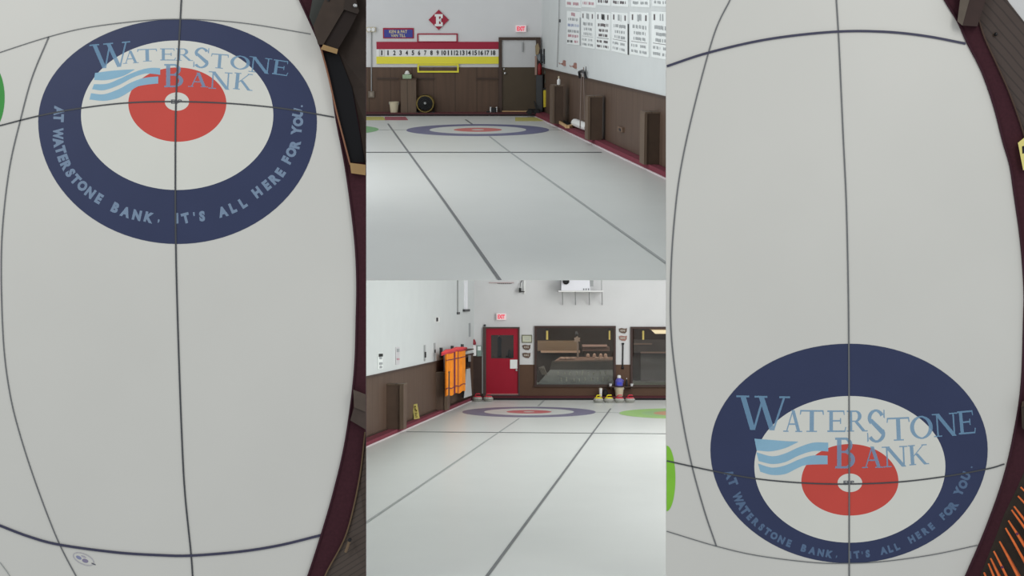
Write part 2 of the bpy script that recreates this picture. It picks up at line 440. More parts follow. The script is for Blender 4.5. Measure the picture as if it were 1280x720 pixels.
# ---- diamond E emblem
t = thing('diamond_emblem', fpt(548.4, 38), M_FAR, 'maroon diamond with a white block letter E high on the end wall', 'sign')
cx, cy, r = 548.4, 24.8, 12.7
MB().extr([fpt(cx-r, cy), fpt(cx, cy+r), fpt(cx+r, cy), fpt(cx, cy-r)], (0, -.04, 0)).build('diamond_board', MAROON_P, t)
mb = MB()
def er(x0, x1, y0, y1):
    q = fr(x0, x1, y0, y1, .04, .02); mb.add(q.v, q.f)
er(543.4, 553.4, 17.7, 20.6); er(543.4, 553.4, 30, 32.9); er(545, 548.7, 20.6, 30); er(551, 553.4, 20.6, 22.8); er(551, 553.4, 27.8, 30); er(548.7, 551.3, 23.8, 26.6); er(550.2, 551.5, 22.8, 27.6)
mb.build('letter_e', WHITE, t)

# ---- name sign
t = thing('name_sign', fpt(498, 48), M_FAR, 'small blue sign with maroon border and gold lettering left of the diamond emblem', 'sign')
fr(478.8, 517.2, 35, 48, 0, .03).build('border', MAROON_P, t)
fr(480.3, 515.7, 37, 46.8, .03, .012).build('panel', BLUE, t)
mb = MB()
put_text(mb, 'KEN & PAT', lambda u, v: fpt(486.5+u*22.5, 41.5-v*3.9, .045), .02)
put_text(mb, 'VAN TILL', lambda u, v: fpt(488.5+u*18.5, 46.4-v*3.9, .045), .02)
mb.build('lettering', GOLD, t)

# ---- EXIT signs
def exit_sign(bay, x0, x1, y0, y1, Y, label):
    g = lambda px, py, off: bay.at(px, py, Y-off)
    t = thing('exit_sign', g((x0+x1)/2, y1, 0), bay.M, label, 'exit sign')
    a = g(x0, y1, .1); b = g(x1, y0, .1)
    hs_ = MB().box(a.x, b.x, Y-.1, Y, a.z, b.z).build('housing', EXITW, t)
    mb = MB(); w_ = x1-x0; h = y1-y0
    put_text(mb, 'EXIT', lambda u, v: g(x0+w_*.13+u*w_*.74, y1-h*.18-v*h*.64, .104), .045)
    mb.build('lettering', PINKRED, t, sub=hs_)
    return t
exit_sign(FAR, 644.5, 657.8, 31.6, 40, YF, 'lit red and white EXIT sign above the brown and white door')

# ---- door
t = struct(bpy.data.objects.new('door_1', None)); COL.objects.link(t); bb = fpt(648, 139); t.matrix_world = M_FAR @ Matrix.Translation(bb); BASES[t.name] = bb
fr(627.3, 670, 50, 84, .03, .04).build('upper_panel', mat('door_white', (190, 190, 190), .5, noise=.02), t)
lp_ = fr(627.3, 670, 84, 139, .03, .04).build('lower_panel', mat('door_brown', (72, 60, 44), .5, noise=.05), t)
mb = MB()
for q in (fr(623.4, 627.4, 46.6, 140, .03, .09), fr(669.8, 675.8, 46.6, 110, .03, .09), fr(627.4, 669.8, 46.6, 50.2, .03, .09)): mb.add(q.v, q.f)
mb.build('door_frame', TRIM, t)
k = MB().lathe(fpt(631.3, 91.5, .07), [(.02, 0), (.02, .03), (.035, .045), (.03, .07), (.01, .08)], 12, 'Y').build('knob', STEEL, t, sub=lp_)
MB().lathe(fpt(630, 86.3, .07), [(.028, 0), (.028, .02), (.02, .03)], 12, 'Y').build('deadbolt', STEEL, t, sub=lp_)
fr(652.2, 654.2, 53, 65, .07, .05).build('door_closer', GREY, t)
fr(627.4, 670, 138.6, 139.8, .03, .1).build('threshold', PINEW, t)

# ---- emergency light with conduit
t = thing('emergency_light', fpt(464, 40), M_FAR, 'white emergency light with conduit at the far left of the end wall', 'light')
fr(458.4, 469.6, 34, 40, 0, .1).build('housing', CREAM, t)
MB().lathe(fpt(461.5, 37, .1), [(.05, 0), (.06, .03), (.04, .05)], 12, 'Y').build('lamp', WHITE, t)
MB().lathe(fpt(466.8, 37, .1), [(.05, 0), (.06, .03), (.04, .05)], 12, 'Y').build('lamp', WHITE, t)
MB().tube([fpt(464.3, 40, .02), fpt(464.3, 114, .06)], .016).build('conduit', GREY, t)
t = thing('outlet_box', fpt(464, 122), M_FAR, 'grey metal outlet box at the foot of the conduit', 'outlet')
fr(460.4, 467.8, 114, 122, .03, .06).build('housing', mat('outlet_grey', (110, 100, 88), .5), t)
fr(462.5, 465.7, 115.5, 120.5, .09, .01).build('cover', mat('outlet_cover', (140, 130, 118), .5), t)

# ---- rails on wainscot
for a, b, lb in ((471, 498, 'thin dark wooden rail on the wainscot left of the tissue box post'), (521.5, 543, 'thin dark wooden rail above the drum fan'), (595.5, 623.3, 'thin dark wooden rail beside the brown door')):
    t = thing('wall_rail', fpt((a+b)/2, 99.5), M_FAR, lb, 'rail')
    fr(a, b, 97.3, 98.5, .03, .05).build('rail', TRIM, t)
    fr(a+1, b-1, 98.5, 100.3, .03, .02).build('backing_board', CABS, t)
# ---- pillar, tissue box
t = thing('wooden_post_box', fpt(510.5, 142), M_FAR, 'boxed brown wooden post with tissue box on top, end wall', 'post box')
a = FAR.at(501.2, 142.5, YF-.33); b = FAR.at(520, 98.5, YF-.33)
MB().box(a.x, b.x, YF-.33, YF-.03, .09, b.z-.03).build('body', CAB, t)
MB().box(a.x-.02, b.x+.02, YF-.35, YF-.03, b.z-.03, b.z).build('top', CABS, t)
t = thing('tissue_box', (FAR.at(509, 98, YF-.2).x, YF-.2, b.z), M_FAR, 'green patterned tissue box with tissue on the brown post', 'tissue box')
q = BASES[t.name]
MB().box(q.x-.125, q.x+.125, YF-.30, YF-.1, q.z, q.z+.115).build('carton', GREENW, t)
MB().lathe((q.x-.0, YF-.2, q.z+.115), [(.06, 0), (.09, .03), (.05, .06), (.06, .08), (.015, .11)], 9).build('tissue', WHITE, t)
# ---- bucket
def bucket(bay, px, pw, ytop, zb, Y, label, ptop=None):
    c = bay.at(px, 200, Y); c.z = zb
    t = thing('bucket', c, bay.M, label, 'bucket')
    r = pw/2*Y/F; h = bay.at(px, ytop, Y).z-zb
    MB().lathe(c, [(r*.70, 0), (r*.74, .01), (r*.93, h*.93), (r, h*.94), (r, h), (r*.9, h), (r*.72, .04), (.01, .04)], 24).build('pail', CREAM, t, smooth=False)
    MB().tube([c+Vector((r*math.cos(s_), -.02-r*.5*math.sin(s_)*.4, h*.92-h*.35*math.sin(s_))) for s_ in [math.pi*i/10 for i in range(11)]], .008).build('handle', GREY, t)
    return t
bucket(FAR, 493.5, 12.6, 127.2, .09, YF-.25, 'cream plastic bucket on the ledge under the far wainscot')
# ---- drum fan
cf = FAR.at(531.7, 129.4, YF-.25)
t = thing('drum_fan', (cf.x, cf.y, .09), M_FAR, 'round black drum fan with yellow rim on the ledge', 'fan')
R_ = .235
mb = MB(); N = 32
mb.lathe(cf, [(R_+.01, -.16), (R_+.02, -.15), (R_, -.1), (R_, .10), (R_+.02, .14), (R_+.01, .16), (R_-.02, .16), (R_-.03, .12), (R_-.03, -.14)], 32, 'Y')
mb.build('drum', mat('fan_yellow', (120, 102, 46), .5, noise=.05), t)
mb = MB()
for rr in (R_-.02, .18, .13, .08):
    mb.tube([cf+Vector((rr*math.cos(2*math.pi*k/N), -.17, rr*math.sin(2*math.pi*k/N))) for k in range(N+1)], .004, 5)
for k in range(12):
    mb.tube([cf+Vector((.03*math.cos(2*math.pi*k/12), -.17, .03*math.sin(2*math.pi*k/12))), cf+Vector((R_*math.cos(2*math.pi*k/12), -.17, R_*math.sin(2*math.pi*k/12)))], .003, 5)
mb.build('grille', BLACKP, t)
bh_ = MB().lathe(cf+Vector((0, 0, .04)), [(.02, -.12), (R_*.92, -.10), (R_*.92, .15), (.02, .165)], 28, 'Y').build('blade_housing', mat('deep_black', (8, 8, 10), .6), t)
MB().lathe(cf+Vector((0, -.03, .02)), [(.035, .10), (.035, .15), (.015, .16)], 14, 'Y').build('hub', GREY, t, sub=bh_)
mb = MB().box(cf.x-.2, cf.x+.2, YF-.27, YF-.23, .09, .11); q = MB().box(cf.x-.255, cf.x-.2, YF-.42, YF-.08, .09, .11); mb.add(q.v, q.f); q = MB().box(cf.x-.255, cf.x-.2, YF-.42, YF-.08, .09, .11); q = MB().box(cf.x+.2, cf.x+.255, YF-.42, YF-.08, .09, .11); mb.add(q.v, q.f)
mb.tube([(cf.x-.24, YF-.25, .1), (cf.x-.26, YF-.25, cf.z)], .015); mb.tube([(cf.x+.24, YF-.25, .1), (cf.x+.26, YF-.25, cf.z)], .015)
mb.build('stand', BLACKP, t)
# ---- small chrome pot
c = FAR.at(617.2, 141, YF-.25); c.z = .09
t = thing('storage_box', c, M_FAR, 'small black and silver box on the ledge beside the brown door', 'box')
MB().box(c.x-.05, c.x+.05, c.y-.08, c.y+.08, .09, .22).build('body', BLACKP, t)
MB().lathe(c+Vector((-.085, 0, 0)), [(.035, 0), (.04, .01), (.04, .15), (.03, .16)], 14).build('end_cap', STEEL, t)
MB().lathe(c+Vector((.085, 0, 0)), [(.035, 0), (.04, .01), (.04, .15), (.03, .16)], 14).build('end_cap', STEEL, t)
MB().box(c.x-.21, c.x-.12, c.y-.05, c.y+.05, .09, .13).build('plug', BLACKP, t)
# ---- little mark high on end wall
fr(614, 616.5, 0, 1.5, 0, .03)

# ---- side wall furniture (right)
def side_cab(px0, px1, ptop, pbot, Yd, label, depth=.38, face=None):
    """boxed post against the side wall: px0..pxf is the end facing us"""
    c0 = FAR.floor(px0, pbot, .03)
    pxf = face
    c1 = FAR.at(pxf, pbot, c0.y); c1.z = .03
    h = FAR.at(px0, ptop, c0.y).z
    # end face runs across (x); side face towards the wall: body from near face back
    t = thing('wooden_post_box', c0, M_FAR, label, 'post box', 'brown boxed posts along the right wall of the upper view')
    return t, c0, c1, h
def postbox(bay, pts, h, label, group, wood=CAB, side=CABS, z=.12):
    """pts: four floor points round the box"""
    c = sum(pts, Vector())/4; c.z = z
    t = thing('wooden_post_box', c, bay.M, label, 'post box', group)
    P = [Vector((p.x, p.y, z)) for p in pts]
    MB().extr(P, (0, 0, h-z-.03)).build('body', wood, t)
    cc = sum(P, Vector())/4
    T = [cc+(p-cc)*1.06 for p in P]
    MB().extr([Vector((p.x, p.y, h-.03)) for p in T], (0, 0, .03)).build('top', side, t)
    # corner board on the leading edge
    return t
def fbox(px_l, px_m, px_r, pbot_m, ptop_m, label, group):
    """far hall: narrow left end from px_l to px_m is seen along the wall, broad front from px_m to px_r"""
    m_ = FAR.floor(px_m, pbot_m, ZW)               # front-left corner nearest us
    r_ = FAR.at(px_r, pbot_m, m_.y); r_.z = ZW
    l_ = FAR.plane(px_l, pbot_m-2, m_, Vector((dW.y, -dW.x, 0)))  # direction along the wall, away from us
    back = -dW*0.0
    L = max(.15, min(.9, (l_-m_).length))
    v = -dW*L
    h = FAR.at(px_m, ptop_m, m_.y).z
    t = postbox(FAR, [m_, r_, r_+v, m_+v], h, label, group, mat('brown_box_dark_front', (70, 54, 42), .6, noise=.12, nscale=3), CAB)
    MB().extr([m_, m_+v, m_+v+Vector((0, 0, h-ZW-.03)), m_+Vector((0, 0, h-ZW-.03))], (-.02, 0, 0)).build('edge_board', CAB, t)
    MB().box(m_.x-.02, m_.x+.035, m_.y-.02, m_.y, ZW, h-.03).build('corner_strip', CAB, t)
    return t
G = 'brown boxed posts along the right wall of the upper view'
fbox(688, 691.5, 704, 154.6, 106.5, 'brown boxed post nearest the far corner, bottle standing on top', G)
fbox(732, 735.5, 752.5, 175, 120, 'brown boxed post in the middle of the right wall, beside the white broom head', G)
fbox(800.5, 806, 825, 205.6, 140, 'brown boxed post nearest the viewer on the right wall, above the maroon walk', G)
# white bottle on the first box
c0 = FAR.at(698.5, 106.0, FAR.floor(691.5, 154.6, ZW).y+.15)
t = thing('spray_bottle', c0, M_FAR, 'small white bottle on top of the far boxed post', 'bottle')
c0 = BASES[t.name]
MB().lathe(c0, [(.04, 0), (.045, .02), (.045, .12), (.02, .15), (.015, .17)], 14).build('bottle_body', WHITE, t)
MB().lathe(c0+Vector((0, 0, .17)), [(.02, 0), (.022, .03), (.015, .05)], 10).build('cap', CREAM, t)
# tray of pine with black mat
def P3(px, py, z): return FAR.floor(px, py, z+ZW-.03)
A, B_, C_, D_ = P3(693, 150.5, .03), P3(704.5, 150, .03), P3(720.5, 158.2, .03), P3(709, 160.3, .03)
t = thing('hack_box', A.lerp(C_, .5), M_FAR, 'low pine tray holding a black mat on the maroon walk', 'tray')
MB().extr([A, B_, C_, D_], (0, 0, .02)).build('black_mat', BLACK, t)
for a, b in ((A, B_), (D_, C_), (A, D_)):
    mb = MB(); ribbon(mb, [a, b], .12 if a is not A or b is not D_ else .04, (0, 0, 1), .07); mb.build('rail', PINEW, t)
# push broom with white head and handle
hb = P3(717, 158.6, .03); he = P3(733.5, 165, .03)
t = thing('ice_mop', hb.lerp(he, .5), M_FAR, 'wide white mop head with long handle leaning on the right wall', 'mop')
mb = MB(); mb.tube([hb+Vector((0, 0, .1)), hb.lerp(he, .1)+Vector((0, 0, .12)), hb.lerp(he, .9)+Vector((0, 0, .12)), he+Vector((0, 0, .1))], [.07, .10, .10, .07], 10); mb.build('mop_head', WHITE, t)
hw = wp(730, 90)
MB().tube([P3(725, 160, .15), hw+nW*.06], .012).build('handle', mat('pole_taupe', (124, 110, 102), .5), t)
t = thing('wall_bracket', wp(730, 95), M_FAR, 'black bracket holding pole tops on the right wainscot', 'bracket')
mb = MB(); 
mb.tube([wp(727.5, 97)+nW*.05, wp(728, 90)+nW*.08, wp(732, 88.5)+nW*.08, wp(735, 91)+nW*.08, wp(735, 98)+nW*.05], .035)
mb.build('hook', BLACKP, t)
t = thing('push_pole', P3(734, 160, .03), M_FAR, 'thin grey pole hanging from the black bracket', 'pole')
MB().tube([wp(733, 84)+nW*.07, wp(734.5, 150)+nW*.07], .012).build('shaft', MATS['pole_taupe'], t)
MB().tube([wp(736, 83)+nW*.07, wp(735.7, 92)+nW*.07], .008).build('tip', BLACKP, t)
# outlet on wainscot
t = thing('outlet_box', wp(777.5, 164), M_FAR, 'brown outlet box low on the right wainscot', 'outlet')
MB().extr([wp(774.5, 157.8), wp(780.5, 159.5), wp(780.5, 165.5), wp(774.5, 163.8)], nW*.05).build('housing', mat('outlet_tan', (110, 88, 72), .6), t)
MB().extr([wp(776.5, 160), wp(779, 160.8), wp(779, 164), wp(776.5, 163.2)], nW*.06).build('socket', BLACKP, t)
# conduit pipe on white wall
t = thing('conduit_pipe', wp(698, 86), M_FAR, 'thin vertical conduit on the right wall near the corner', 'pipe')
MB().tube([wp(700.8, -20)+nW*.03, wp(699.8, 25)+nW*.03, wp(697.8, 84)+nW*.03], .012).build('pipe', GREY, t)
MB().extr([wp(699.4, 24), wp(700.8, 24.2), wp(700.8, 27.8), wp(699.4, 27.6)], nW*.03).build('junction_box', GREYD, t)
# two hooks/plaques on side wall
for x, y, lb in ((705.5, 79, 'small reddish wooden hook nearer the corner, right wall'), (719.2, 82.2, 'small reddish wooden hook nearer the posters, right wall')):
    t = thing('coat_hook', wp(x, y), M_FAR, lb, 'hook')
    MB().extr([wp(x, y-3.8), wp(x+1.7, y-3), wp(x+1.9, y+3.6), wp(x, y+2.9), wp(x-2, y+1.6), wp(x-.6, y-.6)], nW*.04).build('plate', BROWNRED, t)
    MB().tube([wp(x, y)+nW*.04, wp(x-.2, y+1)+nW*.12, wp(x-.3, y-.6)+nW*.14], .012, 6).build('peg', BROWNRED, t)

# ---- honour banners
def banner(x0, x1, yt0, yt1, yb0, yb1, kind, label, k):
    """quad in pixels on the side wall; kind is a list of printed rows"""
    g = lambda u, v, off=.0: wp(x0+(x1-x0)*u, (yt0+(yt1-yt0)*u)*(v)+(yb0+(yb1-yb0)*u)*(1-v))+nW*off
    t = thing('champions_banner', g(.5, 0), M_FAR, label, 'banner', 'white honour banners on the right wall')
    MB().extr([g(0, 0), g(1, 0), g(1, 1), g(0, 1)], nW*.02).build('sheet', PAPER, t)
    prints = {}
    rnd = random.Random(k)
    for (v0, v1, u0, u1, m, gaps) in kind:
        mb = prints.setdefault(m.name, (MB(), m))[0]
        if gaps:
            u = u0
            while u < u1-.01:
                wd = rnd.uniform(.035, .06); jj = rnd.uniform(-.12, .1)*(v1-v0)
                mb.extr([g(u, v0+jj, .022), g(min(u+wd, u1), v0+jj, .022), g(min(u+wd*.9, u1), v1+jj, .022), g(u, v1, .022)], nW*.002)
                u += wd+rnd.choice([.012, .016, .06])
        else: mb.extr([g(u0, v0, .022), g(u1, v0, .022), g(u1, v1, .022), g(u0, v1, .022)], nW*.002)
    for mb, m in prints.values(): mb.build('printing', m, t)
def std(mid, txt, low, num=INKG):
    return [(.81, .94, .11, .18, INKD, 0), (.81, .94, .82, .90, INKD, 0), (.80, .95, .40, .62, num, 1),
            (.62, .70, .15, .88, txt, 1), (.48, .55, .22, .84, txt, 1), (.35, .42, .2, .84, txt, 1), (.305, .315, .08, .92, mid, 0),
            (.19, .25, .08, .42, low, 1), (.19, .25, .56, .85, low, 1), (.06, .12, .08, .42, low, 1), (.06, .12, .52, .9, low, 1)]
# quads measured from the photograph (x0,x1, top-left, top-right, bottom-left, bottom-right)
row = [
 (709.5, 725.3, 13.5, 15, 55, 56.4, [(.86, .96, .35, .65, INKR, 1), (.72, .80, .12, .9, INKG, 1), (.54, .62, .08, .95, INKB, 1), (.36, .44, .08, .95, INKG, 1), (.22, .30, .1, .9, INKR, 1), (.06, .13, .05, .45, INK, 1), (.06, .13, .6, .9, INKR, 1)], 'oldest looking white banner with faded blue and red print, nearest the corner, lower row'),
 (727.5, 743.8, 14, 15, 58.5, 61, std(INKG, INKG, INKG), 'lower row white banner with two black bars and pale grey print, second from the corner'),
 (746, 763.5, 15, 16, 61, 63.5, std(INK, INKD, INKD, INK), 'lower row white banner with the boldest black print, third from the corner'),
 (765.5, 785.5, 15, 16.5, 63.5, 68, std(INKD, INKG, INKG), 'lower row banner with grey print and dark right edge, fourth from the corner'),
 (788.5, 812, 14.5, 16, 67.5, 71.5, std(INKD, INKG, INKG), 'lower row white banner with grey print, fifth from the corner'),
 (815.5, 842, 14, 15.5, 71, 76, std(INKD, INKG, INKG), 'lower row white banner cut by the right edge of the upper middle view')]
for k, (a, b, c, d, e, f_, kk, lb) in enumerate(row): banner(a, b, c, d, e, f_, kk, lb, k)
upr = [
 (708, 726, 9.3, 'faded upper banner with pale red print, nearest the corner', INKR),
 (728, 745, 9, 'upper row banner with pale print second from the corner', INKR),
 (747, 763.5, 6.5, 'upper row banner third from the corner, bold black last line', INKD),
 (765.5, 786, 7.8, 'upper row banner fourth from the corner, bold black last line', INKD),
 (790, 813, 8.5, 'upper row banner fifth from the corner with grey last line', INKG),
 (816.5, 842, 8, 'upper row banner cut by the right edge of the upper middle view', INKG)]
for k, (a, b, yb, lb, m) in enumerate(upr):
    sh = 42
    v = lambda y: (yb-y)/sh
    banner(a, b, yb-sh-1, yb-sh, yb-.5, yb+.8, [(v(yb-3.2), v(yb-6.6), .1, .42, m, 1), (v(yb-3.2), v(yb-6.6), .52, .9, m, 1), (.3, .35, .1, .9, INKG, 1), (.45, .5, .1, .9, INKG, 1), (.7, .9, .3, .7, INKG, 1)], lb, 20+k)
# dark right edge of the fourth banner is its batten
tt = thing('banner_batten', wp(785.8, 68), M_FAR, 'dark vertical batten beside the fourth lower banner', 'batten')
MB().extr([wp(785.6, 30), wp(786.3, 30), wp(786.3, 68.6), wp(785.6, 68.2)], nW*.022).build('strip', GREYD, tt)
tt = thing('banner_batten', wp(725.8, 57), M_FAR, 'grey vertical batten beside the faded corner banner', 'batten')
MB().extr([wp(725.5, 22), wp(726.2, 22), wp(726.2, 56.6), wp(725.5, 56.2)], nW*.022).build('strip', INKG, tt)

# ---- corner clutter: brooms, extinguisher, dark cabinet, yellow bag, black things
yq = YF-.55
def q3(px, py, Y=yq): return FAR.at(px, py, Y)
t = thing('tall_cabinet', (q3(674, 130).x, yq, .05), M_FAR, 'tall dark grey narrow cabinet standing in the far corner', 'cabinet')
a = q3(670.2, 131.5); b = q3(679, 94)
MB().box(a.x, b.x-.03, yq, yq+.3, .03, b.z).build('body', GREYD, t)
MB().box(b.x-.03, b.x, yq-.01, yq+.3, .03, b.z+.02).build('door_edge', BLACK, t)
t = thing('broom_rack', q3(676, 75, YF-.2), M_FAR, 'cluster of black and grey broom heads hanging above the far corner cabinet', 'rack')
MB().box(q3(671.5, 78).x, q3(682, 78).x, YF-.25, YF-.03, q3(0, 78.5, YF-.2).z, q3(0, 76.8, YF-.2).z).build('rack_shelf', BLACKP, t)
MB().extr([q3(670, 69), q3(676, 66.5), q3(682, 70), q3(681, 77), q3(673, 76)], (0, .12, 0)).build('broom_head', mat('mottled_grey', (112, 118, 122), .7, noise=.3, nscale=25), t)
for x, tp in ((676.2, 61.5), (680.3, 61)):
    MB().tube([q3(x, tp), q3(x+.5, 79)], .03).build('broom_pole', BLACKP, t)
MB().box(q3(679.5, 0).x, q3(682.3, 0).x, yq-.05, yq, q3(0, 79.8).z, q3(0, 70).z).build('dark_pad', BLACKP, t)
MB().extr([q3(669, 57), q3(672.5, 54), q3(674.5, 60), q3(673, 69), q3(669.5, 68)], (0, .1, 0)).build('tan_broom_head', mat('tan_bristle', (140, 124, 96), .8, noise=.2, nscale=30), t)
t = thing('fire_extinguisher', q3(674, 94), M_FAR, 'dark red fire extinguisher hanging beside the far door frame', 'extinguisher')
c = q3(674.6, 93.5)
MB().lathe(c, [(.05, 0), (.06, .02), (.06, .25), (.03, .30), (.02, .33)], 14).build('cylinder', mat('dark_red', (120, 24, 24), .4), t, smooth=True)
MB().box(c.x-.04, c.x+.04, c.y-.02, c.y+.02, c.z+.33, c.z+.37).build('valve', BLACKP, t)
t = thing('cleaning_pole', q3(670.5, 92), M_FAR, 'short pale pinkish pole beside the far door frame', 'pole')
MB().box(q3(668.8, 0).x, q3(671.2, 0).x, yq-.03, yq+.02, q3(0, 93.5).z, q3(0, 70).z).build('shaft', mat('pink_tan', (150, 124, 112), .7), t)
t = thing('hanging_bottles', q3(683, 105), M_FAR, 'string of pale green bottles hanging in the far corner', 'bottles')
for i, (x, y) in enumerate(((681.5, 90), (684, 96), (682, 101), (685.5, 92), (683.5, 107))):
    c = q3(x, y, yq-.1)
    MB().lathe(c, [(.025, -.06), (.03, -.05), (.03, .03), (.012, .06), (.012, .09)], 10).build('bottle', mat('pale_green_plastic', (136, 140, 112), .4) if i % 2 else mat('dark_green_plastic', (64, 66, 56), .4), t)
MB().tube([q3(683, 86, yq-.1), q3(683.5, 110, yq-.1)], .012).build('cord', BLACKP, t)
t = thing('yellow_bag', (q3(681.8, 134).x, yq-.15, q3(0, 134.5).z), M_FAR, 'tall narrow yellow bag hanging beside the dark cabinet', 'bag')
z0 = q3(0, 133.5).z; z1 = q3(0, 113.5).z; xa = q3(679.3, 0).x; xb = q3(684.3, 0).x
MB().extr([(xa, yq-.2, z1), (xa+.01, yq-.2, z0), (xb-.02, yq-.2, z0+.01), (xb, yq-.2, z1-.02), (xb-.02, yq-.2, z1+.03), (xa+.02, yq-.2, z1+.03)], (0, .12, 0)).build('bag_body', mat('bag_yellow', (200, 180, 50), .5, noise=.12, nscale=15), t)
MB().box(xa, xb+.04, yq-.2, yq-.1, z1+.03, z1+.09).build('bag_rim', BLACKP, t)
t = thing('floor_scraper', (q3(666, 139).x, yq-.2, .075), M_FAR, 'low black wheeled scraper on the floor by the brown door', 'scraper')
MB().box(q3(660, 0).x, q3(675, 0).x, yq-.35, yq-.1, .12, .22).build('deck', BLACK, t)
for x in (662, 671):
    c = q3(x, 139, yq-.36); c.z = .15
    MB().lathe(c, [(.03, -.02), (.075, -.02), (.075, .02), (.03, .02)], 16, 'Y').build('wheel', BLACKP, t)
MB().tube([(q3(671, 0).x, yq-.2, .2), q3(668, 127)], .02).build('handle', BLACKP, t)
MB().box(q3(657.8, 0).x, q3(661, 0).x, yq-.33, yq-.2, .11, .16).build('blade', BLACKP, t)

# ================================================================== THE HOME END (bottom middle view)
YH = 49.2; CH = 48.57
h0 = HOME.floor
struct(MB().box(-9, 11, 18.2, CH, -.05, 0).build('floor', ICE, M=M_HOME))
zt = HOME.at(0, 338, YH).z; zwh = HOME.at(0, 455.8, YH).z
def hx(px, Y=YH): return (px-640)/F*Y
def hz(py, Y=YH): return EYE+(360-py)/F*Y
W1 = (668.2, 769.8, 407.4, 482.4); W2 = (788.2, 872, 408.5, 482.9); DR = (603.7, 649.6, 408.8, 494)
xL = hx(592.5); xR = hx(905)
# wall built round its door and windows
cuts = [('solid', xL, hx(DR[0])), ('door', hx(DR[0]), hx(DR[1])), ('solid', hx(DR[1]), hx(W1[0])), ('w1', hx(W1[0]), hx(W1[1])), ('solid', hx(W1[1]), hx(W2[0])), ('w2', hx(W2[0]), hx(W2[1])), ('solid', hx(W2[1]), xR)]
up = MB(); lo = MB()
for k, a, b in cuts:
    if k == 'solid':
        up.box(a, b, YH, YH+.15, zwh, zt); lo.box(a, b, YH-.02, YH+.15, 0, zwh)
    elif k == 'door': up.box(a, b, YH, YH+.15, hz(DR[2]), zt)
    else:
        wv = W1 if k == 'w1' else W2
        up.box(a, b, YH, YH+.15, hz(wv[2]), zt); lo.box(a, b, YH-.02, YH+.15, 0, hz(wv[3]))
struct(up.build('wall_back', WALL, M=M_HOME)); struct(lo.build('wall_back_wainscot', PAINTB, M=M_HOME))
struct(MB().box(xL, xR, CH, YH-.02, 0, .09).build('trim_6', mat('maroon_ledge_home', (84, 34, 42), .7, noise=.1), M=M_HOME))
struct(MB().box(xL+.0, xR, CH-.03, CH, 0, .062).build('trim_7', mat('black_kick_home', (24, 18, 20), .7, noise=.1), M=M_HOME))
# left wall
cA = Vector((xL, YH, 0)); cB = h0(457, 546.5, .10); cB.z = 0; dH = (cB-cA).normalized(); cE = cA+dH*30; nH = Vector((-dH.y, dH.x, 0))
if nH.x < 0: nH = -nH
def hp(px, py): return HOME.plane(px, py, cA, nH)
def sZ(px, py): return hp(px, py).z
z1 = sZ(593, 441.5); s2 = (hp(457, 471.5)-cA).dot(dH); z2 = sZ(457, 471.5); z3 = z1+(z2-z1)*30/s2
V = lambda z: Vector((0, 0, z))
struct(MB().extr([cA, cE, cE+V(z3), cA+V(z1)], -nH*.15).build('wall_left_wainscot', WOODY, M=M_HOME))
struct(MB().extr([cA+V(z1), cE+V(z3), cE+V(3.38), cA+V(3.75)], -nH*.12).build('wall_left', WALL_SIDE, M=M_HOME))
struct(MB().extr([cA+V(z1-.03), cE+V(z3-.03), cE+V(z3+.02), cA+V(z1+.02)], nH*.03).build('trim_8', TRIM, M=M_HOME))
struct(MB().extr([cA, cE, cE+V(.12), cA+V(.12)], nH*.02).build('baseboard_left', TRIM, M=M_HOME))
i1 = h0(590, 501); i2 = h0(457, 559.3); i3 = i1+(i2-i1).normalized()*30
struct(MB().extr([i1, cA+Vector((0, -.6, 0)), cE, i3], (0, 0, .10)).build('trim_9', MAROON, M=M_HOME))
mb = MB(); ribbon(mb, [i1+nH*.012, i2+nH*.012, i3+nH*.012], .022, (0, 0, 1), .022); struct(mb.build('trim_10', MATS['white_kerb'], M=M_HOME))
# ice paint
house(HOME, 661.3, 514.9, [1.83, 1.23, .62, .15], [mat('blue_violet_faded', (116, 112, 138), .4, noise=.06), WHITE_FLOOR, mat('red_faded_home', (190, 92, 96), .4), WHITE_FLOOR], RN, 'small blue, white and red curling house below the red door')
house(HOME, 858.5, 516.9, [1.83, 1.23, .9, .15], [LIME_FLOOR, mat('green_inner_faded', (140, 180, 120), .4, noise=.1), ORANGE_GLOW, WHITE_FLOOR], ['outer_ring', 'inner_ring', 'middle_ring', 'button'], 'lime green curling house cut by the right edge of the lower middle view')
floor_line(HOME, [(649, 523), (560, 583.8), (440, 665)], .042, MATS['pale_grey_line'], 'thin grey line running from the small house to the lower left, lower middle view', name='centre_line')
floor_line(HOME, [(673, 507.5), (680, 500.5)], .06, MATS['pale_grey_line'], 'short line stub behind the small house in the lower middle view', name='centre_line')
floor_line(HOME, [(763.4, 510.7), (700, 596.5), (608, 721)], .042, LINE, 'darker painted line running from beneath the window to the bottom edge', name='sheet_divider_line')
floor_line(HOME, [(508, 539.6), (900, 542.6)], .085, LINE, 'grey hog line crossing the ice in the lower middle view', name='hog_line')
floor_line(HOME, [(743.5, 515.2), (776, 516)], .05, LINE_F, 'faint tee line between the blue and lime houses, lower middle view', name='tee_line')

def hr(px0, px1, py0, py1, off=0., th=.03): return fr(px0, px1, py0, py1, off, th, HOME, YH)
def hpt(px, py, off=0.): return HOME.at(px, py, YH-off)
